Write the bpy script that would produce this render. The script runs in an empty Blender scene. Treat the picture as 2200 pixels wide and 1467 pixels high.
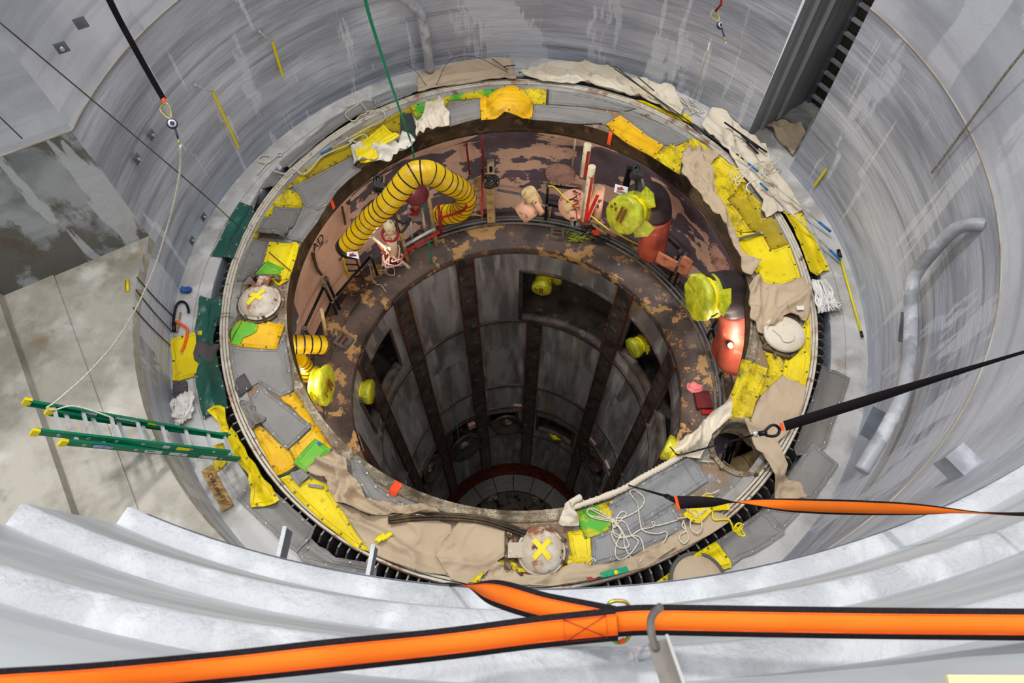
import bpy, bmesh, math, random
from mathutils import Vector, Matrix, noise
from mathutils.geometry import delaunay_2d_cdt
random.seed(7)
S = bpy.context.scene
COL = S.collection
R = math.radians
V = Vector
# ------------------------------------------------------------------ camera
CP = V((-0.10962, -6.12098, 9.22523)); TILT = 0.494074; ROLL = 0.00513; FPX = 1386.557
FW = V((0, math.sin(TILT), -math.cos(TILT)))
r0 = V((1, 0, 0)); u0 = r0.cross(FW)
RT = math.cos(ROLL) * r0 + math.sin(ROLL) * u0
UP = -math.sin(ROLL) * r0 + math.cos(ROLL) * u0
cd = bpy.data.cameras.new('camera'); cam = bpy.data.objects.new('camera', cd); COL.objects.link(cam)
cam.matrix_world = Matrix(((RT.x, UP.x, -FW.x, CP.x), (RT.y, UP.y, -FW.y, CP.y), (RT.z, UP.z, -FW.z, CP.z), (0, 0, 0, 1)))
cd.sensor_width = 36; cd.lens = FPX * 36 / 2200; cd.clip_start = .05; cd.clip_end = 200
cd.dof.use_dof = True; cd.dof.focus_distance = 9.0; cd.dof.aperture_fstop = 5.0
S.camera = cam
# ------------------------------------------------------------------ light
S.view_settings.view_transform = 'Standard'; S.view_settings.look = 'None'
S.view_settings.gamma = 1; S.view_settings.use_curve_mapping = False
S.view_settings.exposure = 0.0
W = bpy.data.worlds.new('world'); S.world = W; W.use_nodes = True
W.node_tree.nodes['Background'].inputs[0].default_value = (.93, .96, 1.0, 1)
W.node_tree.nodes['Background'].inputs[1].default_value = .60


def lamp(name, kind, loc, power, color=(1, 1, 1), size=1.0, aim=None, sy=None):
    l = bpy.data.lights.new(name, kind); l.energy = power; l.color = color
    if kind == 'AREA':
        l.size = size
        if sy: l.shape = 'RECTANGLE'; l.size_y = sy
    else: l.shadow_soft_size = size
    o = bpy.data.objects.new(name, l); o.location = loc; COL.objects.link(o)
    if aim is not None: o.rotation_euler = (V(aim) - V(loc)).to_track_quat('-Z', 'Y').to_euler()
    return o


for lx, ly, lp in ((-12, 9, 6800), (10, 8, 2200), (-8, -8, 2000), (9, -9, 1200), (0, 0, 1300)):
    lamp('high_bay_light', 'AREA', (lx, ly, 38), lp, (1, .985, .97), 2.4, (lx * .3, ly * .3, 0))

# ------------------------------------------------------------------ helpers: pixels of the survey photo to points in the place
def ray(u, v): return FW + (u - 1100) / FPX * RT - (v - 733.5) / FPX * UP
def HZ(u, v, z):
    r = ray(u, v); return CP + r * ((z - CP.z) / r.z)
def CY(u, v, rad):
    r = ray(u, v); a = r.x ** 2 + r.y ** 2; b = 2 * (CP.x * r.x + CP.y * r.y); c = CP.x ** 2 + CP.y ** 2 - rad ** 2
    return CP + r * ((-b + math.sqrt(max(b * b - 4 * a * c, 0))) / (2 * a))
def DP(u, v, d): return CP + ray(u, v) * d
KS = 400 / 2198.
ORG = dict(A=(340, 400), B=(340, 640), C=(420, 840), D=(560, 1000), E=(540, 180), F=(840, 120), G=(1240, 140), H=(1420, 360),
           I=(1520, 580), J=(1460, 780), K=(1160, 980), L=(1460, 980), M=(960, 1080), N=(1540, 220), O=(680, 280), P=(980, 270), Q=(1240, 330))
def X(k, pts):
    o = ORG[k]; return [(o[0] + x * KS, o[1] + y * KS) for x, y in pts]
def ground(r):
    tab = ((0, -.0), (3.9, .05), (4.04, .05), (4.07, .0), (4.66, .0), (4.70, .03), (4.82, .034), (4.84, .07), (5.0, .07), (5.22, -.08), (9, -.08))
    for (a, za), (b, zb) in zip(tab, tab[1:]):
        if r <= b: return za + (zb - za) * (r - a) / (b - a)
    return -.08
def GP(u, v, off=0.0):
    z = 0.0
    for _ in range(4):
        p = HZ(u, v, z + off); z = ground(math.hypot(p.x, p.y))
    return HZ(u, v, z + off)
def pol(r, a, z=0.0): return V((r * math.cos(R(a)), r * math.sin(R(a)), z))

# ------------------------------------------------------------------ helpers: materials
def lin(h):
    h = h.lstrip('#'); c = [int(h[i:i + 2], 16) / 255 for i in (0, 2, 4)]
    return tuple(((x / 12.92) if x <= .04045 else ((x + .055) / 1.055) ** 2.4) for x in c) + (1,)
MT = {}
def mat(name, base, layers=(), rough=.65, metal=0.0, bump=0.0, bsc=12, bst=(1, 1, 1), coord='Object', emit=None, es=1.0, alpha=None, spec=.4, bump2=0.0, bsc2=40):
    m = bpy.data.materials.new(name); m.use_nodes = True; N = m.node_tree.nodes; L = m.node_tree.links
    b = N['Principled BSDF']; b.inputs['Roughness'].default_value = rough; b.inputs['Metallic'].default_value = metal
    b.inputs['Specular IOR Level'].default_value = spec
    tc = N.new('ShaderNodeTexCoord')
    def nz(sc, st, det=4, dist=0.0, rg=.55, off=0.0):
        mp = N.new('ShaderNodeMapping'); mp.inputs['Scale'].default_value = [sc * s for s in st]
        mp.inputs['Location'].default_value = (off, off * .7, off * .3)
        L.new(tc.outputs[coord], mp.inputs[0]); n = N.new('ShaderNodeTexNoise'); n.inputs['Scale'].default_value = 1
        n.inputs['Detail'].default_value = det; n.inputs['Distortion'].default_value = dist; n.inputs['Roughness'].default_value = rg
        L.new(mp.outputs[0], n.inputs['Vector']); return n.outputs[0]
    col = None
    for i, l in enumerate(layers):
        c, sc, lo, hi = l[:4]; o = l[4] if len(l) > 4 else {}
        mr = N.new('ShaderNodeMapRange'); mr.inputs[1].default_value = lo; mr.inputs[2].default_value = hi
        mr.inputs[4].default_value = o.get('amt', 1.0); mr.clamp = True
        L.new(nz(sc, o.get('st', (1, 1, 1)), o.get('det', 4), o.get('dist', 0), o.get('rg', .55), o.get('off', i * 3.7)), mr.inputs[0])
        mx = N.new('ShaderNodeMix'); mx.data_type = 'RGBA'; L.new(mr.outputs[0], mx.inputs[0])
        if col is None: mx.inputs[6].default_value = lin(base)
        else: L.new(col, mx.inputs[6])
        mx.inputs[7].default_value = lin(c); col = mx.outputs[2]
    if col is None: b.inputs['Base Color'].default_value = lin(base)
    else: L.new(col, b.inputs['Base Color'])
    if bump:
        bp = N.new('ShaderNodeBump'); bp.inputs['Strength'].default_value = 1; bp.inputs['Distance'].default_value = bump
        L.new(nz(bsc, bst, 5, .3), bp.inputs['Height'])
        if bump2:
            b2 = N.new('ShaderNodeBump'); b2.inputs['Distance'].default_value = bump2
            L.new(nz(bsc2, (1, 1, 1), 3), b2.inputs['Height']); L.new(bp.outputs[0], b2.inputs['Normal']); bp = b2
        L.new(bp.outputs[0], b.inputs['Normal'])
    if emit: b.inputs['Emission Color'].default_value = lin(emit); b.inputs['Emission Strength'].default_value = es
    MT[name] = m; return m
# cavity walls: brushed strippable coating; u runs round the wall, v up it
mat('wall_coat', '#b9bdc9', [('#979ba7', .38, .40, .60, dict(st=(.7, 4.0, 1), dist=.3, det=4)), ('#d2d6e0', .42, .50, .66, dict(st=(.7, 2.2, 1), dist=.3, amt=.75)),
     ('#757882', .62, .51, .68, dict(st=(.3, 9, 1), dist=.25, det=5, amt=.75)), ('#cbcfda', .40, .545, .56, dict(st=(1.5, .38, 1), det=11, dist=.12, amt=.8, rg=.64)),
     ('#8a8b90', 55, .5, .8, dict(amt=.3)), ('#e2e5ea', 1.0, .63, .635, dict(st=(4.5, .30, 1), det=6, amt=.45))], rough=.5, bump=.02, bsc=3, bst=(.5, 3, 1), coord='UV', bump2=.0012, bsc2=70)
mat('wall_dark_coat', '#a9adb1', [('#7d8083', .6, .42, .62, dict(st=(1, 2.2, 1), dist=1, det=5)), ('#67655e', .55, .46, .50, dict(st=(1.2, .7, 1), det=7, rg=.65, off=5.3)),
     ('#5b4c38', 1.6, .55, .68, dict(st=(1.5, .7, 1), det=6, amt=.7)), ('#c8ccd0', 1.2, .58, .6, dict(st=(2.4, .35, 1), det=8, amt=.75)), ('#8a8b90', 55, .5, .8, dict(amt=.3))], rough=.45, bump=.015, bsc=4, coord='UV')
mat('wall_pale_coat', '#c6cad3', [('#a6aab5', .45, .44, .66, dict(st=(.7, 2.6, 1), dist=.4, det=4)), ('#d9dce3', .5, .50, .64, dict(st=(1.2, .6, 1), dist=.3, amt=.7)), ('#d3d7df', .5, .55, .565, dict(st=(1.8, .35, 1), det=10, amt=.7)), ('#9a9da8', .7, .50, .68, dict(st=(.3, 7, 1), amt=.6)), ('#8a8b90', 55, .5, .8, dict(amt=.25))], rough=.5, bump=.012, bsc=3, coord='UV')
mat('niche_steel', '#a9abaf', [('#7f8185', .7, .4, .65, dict(st=(2.5, .25, 1), det=5)), ('#c3c5c9', 2, .58, .62, dict(st=(3, .2, 1), amt=.6))], rough=.5, metal=.0, coord='UV', bump=.005)
mat('tread_paint', '#bcbec2', [('#a3a5a8', 1.6, .45, .7, dict(det=8)), ('#cfd1d4', 5, .5, .65, dict(amt=.8)), ('#a98a5e', 2.3, .70, .75, dict(det=7, amt=.8)), ('#9c9da0', 9, .68, .72, dict(amt=.6))], rough=.45, bump=.02, bsc=9, bump2=.004, bsc2=60)
mat('riser_coat', '#d0d3d5', [('#b3b7ba', .5, .42, .62, dict(st=(1, 6, 1), dist=1, det=5)), ('#bfc3c6', 2.5, .5, .7, dict(st=(.4, 8, 1), amt=.6))], rough=.5, coord='UV')
mat('ledge_concrete', '#c0bebb', [('#a3a09a', 1.3, .45, .62, dict(det=8)), ('#d2d1cf', 2.6, .55, .7), ('#8d7c62', 1.7, .64, .72, dict(det=8, amt=.5)), ('#77736c', 22, .66, .74, dict(amt=.6)), ('#5d5a55', 60, .7, .76, dict(amt=.5))], rough=.6, bump=.008, bsc=10)
mat('floor_concrete', '#b7b2a5', [('#948e80', .9, .44, .62, dict(det=9, rg=.65)), ('#cfccc3', 1.5, .55, .7, dict(det=6)), ('#8a6f48', 1.3, .60, .72, dict(det=9, amt=.75)), ('#7c776c', 3, .60, .74, dict(det=9, amt=.6)), ('#66625a', 30, .68, .76, dict(amt=.5)), ('#cf8f73', 2.0, .74, .78, dict(amt=.5, off=9))], rough=.6, bump=.01, bsc=8)
mat('gap_dark', '#1d1a17', rough=.9)
mat('rim_steel', '#6f747c', [('#565b63', 2, .45, .65), ('#8a6a4a', 3, .68, .75, dict(amt=.5))], rough=.5, metal=.2)
mat('plate_paint', '#8b8985', [('#77736e', 1.4, .45, .6), ('#8f7458', 1.6, .47, .56, dict(det=8, off=2)), ('#c8b79e', 9, .60, .66, dict(amt=.7)), ('#5d4938', 14, .62, .68, dict(amt=.7))], rough=.7, bump=.008, bsc=25)
mat('flange_speckle', '#9f8f78', [('#75654f', 2.2, .42, .60, dict(det=9)), ('#c9bca4', 7, .52, .62, dict(det=8, amt=.8)), ('#453628', 48, .56, .64, dict(det=3, amt=.8)), ('#33271d', 1.6, .54, .64, dict(det=8, amt=.75))], rough=.75, bump=.01, bsc=40)
mat('rim_rust', '#4f3f2a', [('#33281c', 2, .45, .6), ('#6b5537', 5, .55, .68)], rough=.6, metal=.2, bump=.004)
mat('rail_cream', '#d0c7b6', [('#a3775a', 3.2, .52, .64, dict(det=9, rg=.7)), ('#ddd6c8', 8, .56, .66), ('#6d4a33', 7, .62, .68, dict(det=8, amt=.8))], rough=.65, bump=.006, bsc=40)
mat('rail_groove', '#4b3a2d', [('#7b5b42', 6, .5, .65)], rough=.85)
mat('fin_steel', '#7d7b79', [('#57504a', 5, .45, .65), ('#8a6a4c', 9, .6, .7)], rough=.5, metal=.5)
PEEL = [('#d9a07b', .95, .515, .53, dict(det=9, rg=.62, off=6.1))]
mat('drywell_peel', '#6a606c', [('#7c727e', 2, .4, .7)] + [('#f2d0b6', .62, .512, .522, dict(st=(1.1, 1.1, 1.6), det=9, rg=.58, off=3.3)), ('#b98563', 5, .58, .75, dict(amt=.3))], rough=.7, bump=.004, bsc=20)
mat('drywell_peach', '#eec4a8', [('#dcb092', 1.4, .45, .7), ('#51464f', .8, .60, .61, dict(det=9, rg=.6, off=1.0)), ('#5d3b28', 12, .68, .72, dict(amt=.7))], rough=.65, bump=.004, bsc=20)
mat('deck_peel', '#63544a', [('#403732', 1.2, .45, .62), ('#4f4648', .6, .55, .7), ('#c0985f', 1.25, .545, .56, dict(det=10, rg=.68, off=3.1)), ('#a97f4f', 3.5, .60, .61, dict(det=9, rg=.7, amt=.9)), ('#1e1b19', 10, .62, .7, dict(amt=.7))], rough=.5, bump=.006, bsc=30)
mat('liner_steel', '#a3a3a3', [('#6b6a6a', 1.1, .42, .6, dict(st=(1.6, .3, 1), det=6)), ('#c8c8c4', 1.3, .55, .68, dict(st=(2, .2, 1), det=7)), ('#9a8258', 1.0, .58, .68, dict(st=(2.5, .2, 1), amt=.8, off=8)), ('#8b8b88', 22, .62, .72, dict(st=(1, .3, 1), amt=.5))], rough=.5, metal=.1, coord='UV', bump=.008, bsc=10)
mat('column_steel', '#554d47', [('#38322f', 2, .45, .6), ('#7b7773', 3, .6, .72), ('#6b3f26', 4, .60, .7)], rough=.5, metal=.2)
mat('column_rust', '#5e3422', [('#3a2016', 4, .45, .65)], rough=.8)
mat('red_lead', '#5e1f12', [('#38130c', 3, .45, .65)], rough=.6)
mat('grid_steel', '#7b7a75', [('#262523', 60, .5, .55, dict(det=1)), ('#8b8b86', 5, .66, .72, dict(det=6))], rough=.35, metal=.5)
mat('wet_steel', '#6e675c', [('#c4b898', 1.1, .56, .6, dict(det=6)), ('#22201d', 3, .5, .65)], rough=.3, metal=.4)
def tarp(name, base, dk, extra=(), rough=.5, bump=.012, bsc=7, spec=.35):
    mat(name, base, [(dk, 1.7, .45, .68, dict(det=6, amt=.7))] + list(extra), rough=rough, bump=bump, bsc=bsc, bump2=.0015, bsc2=120, spec=spec)
tarp('yellow_clean', '#eed60a', '#d6b806', [('#8f7a1c', 6, .60, .70, dict(det=8, amt=.45)), ('#5d5015', 30, .70, .74, dict(amt=.5))])
tarp('yellow_orange', '#eab70a', '#d9a008', [('#4f3d12', 18, .67, .72, dict(amt=.6)), ('#8a6412', 3.5, .56, .68, dict(det=9, amt=.5)), ('#c58a0c', 4, .6, .7)])
tarp('yellow_dirty', '#e2c80c', '#b79a18', [('#5c5129', 4, .50, .64, dict(det=10, rg=.72, amt=.75)), ('#3d3620', 20, .64, .69, dict(amt=.7))])
tarp('yellow_olive', '#b39a12', '#917b16', [('#e0c30c', 1.6, .60, .66, dict(det=6)), ('#4d4420', 9, .62, .7, dict(amt=.7))])
tarp('yellow_green', '#dcc40e', '#b9b51c', [('#4fae2c', 1.9, .50, .58, dict(det=6)), ('#3b5c20', 14, .66, .72, dict(amt=.6))])
tarp('green_bright', '#63b52a', '#8fc02a', [('#d9c614', 2.5, .62, .66)])
tarp('green_vinyl', '#1f5c4e', '#123f36', rough=.25, spec=.6, bump=.03, bsc=3.5)
tarp('gray_vinyl', '#8b8783', '#7c7975', [('#5f5a55', 2.6, .60, .72, dict(amt=.5)), ('#4e4b49', 30, .68, .74, dict(amt=.5))], rough=.55, bump=.008)
tarp('gray_brown_vinyl', '#7f7a75', '#6d6862', [('#4e4741', 9, .62, .72, dict(amt=.5))], rough=.6)
tarp('gray_blue_vinyl', '#8b8b8b', '#7a7a7b', [('#51504e', 16, .66, .72, dict(amt=.6))], rough=.42)
tarp('dark_cloth', '#5d5658', '#4a4446', rough=.9, spec=.1)
tarp('black_vinyl', '#38403e', '#252b2a', rough=.5)
tarp('beige_cloth', '#c2ae93', '#ae9980', [('#6b5c49', 3.0, .66, .78, dict(amt=.5)), ('#4d4236', 40, .72, .76, dict(amt=.4))], rough=.95, spec=.1, bump=.02, bsc=5)
tarp('cream_canvas', '#ded3bf', '#c8b99e', [('#9d8258', 2.2, .66, .74, dict(amt=.6))], rough=.95, spec=.1, bump=.03, bsc=4)
tarp('white_cloth', '#ddd7cc', '#c2b9aa', [('#8e8069', 2.4, .66, .76, dict(amt=.5))], rough=.95, spec=.1, bump=.03, bsc=6)
mat('hem', '#5f5b57', rough=.9); mat('hem_yellow', '#a0890a', rough=.9); mat('band_gray', '#a3a19c', [('#85827c', 2, .45, .65), ('#7c5f47', 4, .62, .68)], rough=.6); mat('rag_white', '#efebe6', [('#cfc7bc', 5, .5, .7)], rough=.95)
mat('grommet_metal', '#d8d8d4', rough=.3, metal=.7); mat('grommet_dark', '#5b5750', rough=.4, metal=.6); mat('hole', '#0c0b0a', rough=1)
mat('rope_white', '#ddd6c6', [('#b8ae98', 60, .5, .6)], rough=.9); mat('rope_gray', '#a59c8c', [('#6f675a', 60, .45, .6)], rough=.95)
mat('rope_green', '#16a878', [('#0e7d58', 60, .45, .6)], rough=.7); mat('yellow_plain', '#f0dc10', rough=.5); mat('wire_dark', '#4a443a', rough=.6, metal=.3)
mat('orange_web', '#ff7d20', [('#fb7114', 3, .45, .7)], rough=.75, bump=.0006, bsc=400, spec=.2); mat('black_web', '#221d20', [('#2c272a', 200, .45, .6)], rough=.9, spec=.1)
mat('orange_plain', '#ff5a1e', rough=.6); mat('orange_paint', '#f0430f', [('#f77a4e', 12, .5, .7)], rough=.7)
mat('steel', '#b9b9b6', rough=.35, metal=.35); mat('dull_steel', '#8d8780', [('#6f6a64', 6, .45, .6)], rough=.35, metal=.5); mat('seam', '#b7b0a4', [('#a39782', 2, .45, .6)], rough=.6)
mat('bright_steel', '#d2d0cc', [('#8b8780', 20, .5, .7)], rough=.3, metal=.3); mat('black_steel', '#17171a', [('#2b2b30', 8, .5, .7)], rough=.35, metal=.4)
mat('zinc_gold', '#b7b04a', [('#8f9a3a', 4, .45, .6), ('#c48a5a', 6, .6, .7)], rough=.3, metal=.7)
mat('black_plastic', '#121214', rough=.4); mat('blue_plastic', '#1f6fae', rough=.4); mat('navy_plastic', '#1e2a4c', rough=.4); mat('blue_cloth', '#4166ae', [('#2c4a8a', 10, .45, .6)], rough=.8)
mat('ladder_green', '#007a55', [('#016b4b', 3, .45, .7)], rough=.35); mat('aluminium', '#d0d1d3', rough=.35, metal=.3); mat('label_white', '#d6d7d8', rough=.5)
mat('label_blue', '#2b45a0', rough=.5); mat('black_ink', '#15130f', rough=.7); mat('wood', '#b99560', [('#8f6c3c', 3, .45, .6, dict(st=(1, 6, 1))), ('#6b4d2a', 1.5, .6, .72)], rough=.8)
mat('hatch_cast', '#c3b49e', [('#d8cfc0', 2.5, .48, .6), ('#9a5f3c', 3.4, .55, .63, dict(det=9)), ('#5f3a26', 8, .62, .68, dict(det=8)), ('#e6e0d6', 16, .62, .7, dict(amt=.6))], rough=.7, bump=.006, bsc=20)
mat('rusty_steel', '#7b6854', [('#4d3a2b', 6, .45, .62), ('#b0a188', 12, .6, .68)], rough=.7, metal=.3, bump=.004)
mat('tape_yellow', '#f2d90a', rough=.5)
mat('dark_pipe', '#2a2223', [('#3b3031', 2, .45, .6), ('#5b3024', 2.2, .60, .72)], rough=.6); mat('red_pipe', '#a14a35', [('#7c3222', 2, .45, .6), ('#c0705a', 8, .6, .7, dict(amt=.6))], rough=.65)
mat('bag_yellow', '#c2c52a', [('#a0a51c', 5, .45, .62), ('#e2e24a', 9, .58, .7, dict(amt=.8))], rough=.3, bump=.03, bsc=9, spec=.6); mat('brown_ink', '#7a3c12', rough=.6)
mat('duct_yellow', '#e3b905', [('#c79c05', 3, .45, .65)], rough=.35, bump=.012, bsc=14, spec=.5)
mat('red_paint', '#a01414', [('#7c0e10', 5, .45, .6)], rough=.5); mat('tan_paint', '#cdb27c', [('#a88c58', 4, .48, .6), ('#7a5a34', 8, .64, .7)], rough=.6); mat('cream_paint', '#dac9a6', [('#a08560', 7, .56, .64)], rough=.5)
mat('peach_paint', '#d2a284', [('#8a5a40', 6, .58, .64, dict(det=8)), ('#4a3b3c', 3, .60, .62, dict(det=8))], rough=.6); mat('pink_paint', '#cfa79a', [('#9f7a70', 4, .5, .7)], rough=.6)
mat('gray_box', '#7b756d', [('#5d5750', 4, .45, .62)], rough=.6); mat('brown_panel', '#5b3226', rough=.7); mat('maroon', '#6b1d22', [('#551519', 4, .45, .6), ('#8b7b78', 3, .64, .7)], rough=.6)
mat('lime_web', '#a9b43e', [('#5d6b2a', 9, .5, .6)], rough=.8); mat('pipe_coat', '#a9abb0', [('#8e9096', 3, .45, .6), ('#c8cacf', 2, .55, .62, dict(amt=.8))], rough=.4)
mat('pale_yellow', '#dcdca0', rough=.6)
mat('pink_rag', '#c06a6e', rough=.9); mat('lamp_white', '#ffffff', emit='#fff2e6', es=60); mat('coil_gray', '#3c3836', [('#1f1d1c', 30, .45, .6)], rough=.8)
mat('copper_box', '#a9694a', [('#7b4a34', 4, .45, .6), ('#4d2e22', 8, .62, .68)], rough=.6, bump=.003)

# ------------------------------------------------------------------ helpers: objects
class MB:
    def __init__(s): s.b = bmesh.new(); s.mi = 0; s.uv = s.b.loops.layers.uv.new('UVMap')
    def face(s, vs, smooth=False):
        try: f = s.b.faces.new(vs)
        except ValueError: return None
        f.material_index = s.mi; f.smooth = smooth; return f
    def tube(s, pts, r, seg=8, closed=False, cap=True, flat=1.0):
        pts = [V(p) for p in pts]; n = len(pts); rings = []; prev = None
        for i, p in enumerate(pts):
            if closed: t = pts[(i + 1) % n] - pts[i - 1]
            else: t = pts[min(i + 1, n - 1)] - pts[max(i - 1, 0)]
            t = t.normalized() if t.length > 1e-9 else V((0, 0, 1))
            if prev is None:
                a = V((0, 0, 1)) if abs(t.z) < .9 else V((1, 0, 0)); x = t.cross(a).normalized()
            else:
                x = prev - t * prev.dot(t); x = x.normalized() if x.length > 1e-6 else t.orthogonal().normalized()
            prev = x; y = t.cross(x); rr = r[i] if isinstance(r, (list, tuple)) else r
            rings.append([s.b.verts.new(p + x * (rr * math.cos(2 * math.pi * k / seg)) + y * (rr * flat * math.sin(2 * math.pi * k / seg))) for k in range(seg)])
        m = n if closed else n - 1
        for i in range(m):
            a, b = rings[i], rings[(i + 1) % n]
            for k in range(seg): s.face((a[k], a[(k + 1) % seg], b[(k + 1) % seg], b[k]), True)
        if not closed and cap: s.face(rings[0][::-1]); s.face(rings[-1])
        return s
    def box(s, c, size, M=None):
        c = V(c); vs = []
        for dx in (-.5, .5):
            for dy in (-.5, .5):
                for dz in (-.5, .5):
                    d = V((dx * size[0], dy * size[1], dz * size[2]))
                    vs.append(s.b.verts.new(c + (M @ d if M else d)))
        for q in ((0, 1, 3, 2), (4, 6, 7, 5), (0, 4, 5, 1), (2, 3, 7, 6), (0, 2, 6, 4), (1, 5, 7, 3)): s.face([vs[i] for i in q])
        return s
    def bar(s, a, b, w, h, up=(0, 0, 1)):
        a, b = V(a), V(b); t = (b - a).normalized(); u = V(up); x = u.cross(t)
        x = x.normalized() if x.length > 1e-4 else t.orthogonal().normalized(); y = t.cross(x)
        M = Matrix((x, y, t)).transposed(); return s.box((a + b) / 2, (w, h, (b - a).length), M)
    def lathe(s, prof, c=(0, 0, 0), axis=(0, 0, 1), seg=32, a0=0, a1=360, smooth=True, sharp=False):
        c = V(c); ax = V(axis).normalized(); M = ax.to_track_quat('Z', 'Y').to_matrix() if ax != V((0, 0, 1)) else Matrix.Identity(3)
        full = abs(a1 - a0) >= 359.9; n = seg if full else seg + 1; arc = 0; L = [0.0]
        for (ra, za), (rb, zb) in zip(prof, prof[1:]): L.append(L[-1] + math.hypot(rb - ra, zb - za))
        def mk(r, z): return [s.b.verts.new(c + M @ V((r * math.cos(R(a0 + (a1 - a0) * k / seg)), r * math.sin(R(a0 + (a1 - a0) * k / seg)), z))) for k in range(n)]
        rows = None
        rows = [mk(r, z) for r, z in prof] if not sharp else None
        for i in range(len(prof) - 1):
            A, B = (rows[i], rows[i + 1]) if rows else (mk(*prof[i]), mk(*prof[i + 1]))
            rm = max(prof[i][0], prof[i + 1][0])
            for k in range(seg):
                f = s.face((A[k], A[(k + 1) % n], B[(k + 1) % n], B[k]), smooth)
                if f:
                    for lp, (kk, j) in zip(f.loops, ((k, i), (k + 1, i), (k + 1, i + 1), (k, i + 1))):
                        lp[s.uv].uv = (R(a0 + (a1 - a0) * kk / seg) * rm, (prof[j][1] if abs(prof[i][1] - prof[i + 1][1]) > .02 else L[j]))
        return s
    def plane4(s, a, b, c, d, nu=1, nv=1):
        a, b, c, d = map(V, (a, b, c, d)); w = (b - a).length; h = (d - a).length
        g = [[s.b.verts.new((a.lerp(b, i / nu)).lerp(d.lerp(c, i / nu), j / nv)) for i in range(nu + 1)] for j in range(nv + 1)]
        for j in range(nv):
            for i in range(nu):
                f = s.face((g[j][i], g[j][i + 1], g[j + 1][i + 1], g[j + 1][i]))
                for lp, (p, q) in zip(f.loops, ((i, j), (i + 1, j), (i + 1, j + 1), (i, j + 1))): lp[s.uv].uv = (p / nu * w, q / nv * h + a.z)
        return s
    def prism(s, pts, z0, z1):
        lo = [s.b.verts.new((p[0], p[1], z0)) for p in pts]; hi = [s.b.verts.new((p[0], p[1], z1)) for p in pts]; n = len(pts)
        s.face(lo[::-1]); s.face(hi)
        for i in range(n): s.face((lo[i], lo[(i + 1) % n], hi[(i + 1) % n], hi[i]))
        return s
    def build(s, name, mats, parent=None, org=None):
        me = bpy.data.meshes.new(name)
        bmesh.ops.recalc_face_normals(s.b, faces=s.b.faces) if not getattr(s, 'norec', False) else None
        if parent is not None: org = parent['_w'] if '_w' in parent else (0, 0, 0)
        org = V(org) if org is not None else None
        if org is None:
            xs = [v.co for v in s.b.verts]
            org = V(((min(v.x for v in xs) + max(v.x for v in xs)) / 2, (min(v.y for v in xs) + max(v.y for v in xs)) / 2, min(v.z for v in xs)))
        for v in s.b.verts: v.co -= org
        s.b.to_mesh(me); s.b.free()
        for m in (mats if isinstance(mats, (list, tuple)) else [mats]): me.materials.append(MT[m])
        o = bpy.data.objects.new(name, me); COL.objects.link(o)
        if parent is not None: o.parent = parent
        else: o.location = org
        o['_w'] = list(org); return o
def tag(o, label, cat, group=None, kind=None):
    o['label'] = label; o['category'] = cat
    if group: o['group'] = group
    if kind: o['kind'] = kind
    return o
def struct(o): o['kind'] = 'structure'; return o
def thing(name, label, cat, loc, group=None):
    o = bpy.data.objects.new(name, None); COL.objects.link(o); o.location = loc; o['_w'] = list(loc); o.empty_display_size = .1
    return tag(o, label, cat, group)
def smooth(pts, n=5, closed=False):
    pts = [V(p) for p in pts]; N = len(pts); out = []
    for i in range(N if closed else N - 1):
        if closed: a, b, c, d = pts[i - 1], pts[i], pts[(i + 1) % N], pts[(i + 2) % N]
        else: a, b, c, d = pts[max(i - 1, 0)], pts[i], pts[i + 1], pts[min(i + 2, N - 1)]
        for k in range(n):
            t = k / n; out.append(.5 * ((2 * b) + (c - a) * t + (2 * a - 5 * b + 4 * c - d) * t * t + (3 * b - a - 3 * c + d) * t ** 3))
    if not closed: out.append(pts[-1])
    return out
def rope(name, label, pts, r, m, cat='rope', group=None, n=6, seg=6):
    return tag(MB().tube(smooth(pts, n), r, seg).build(name, m), label, cat, group)
def grpts(k, pts, off=.02): return [GP(u, v, off) for u, v in (X(k, pts) if k else pts)]

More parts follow.
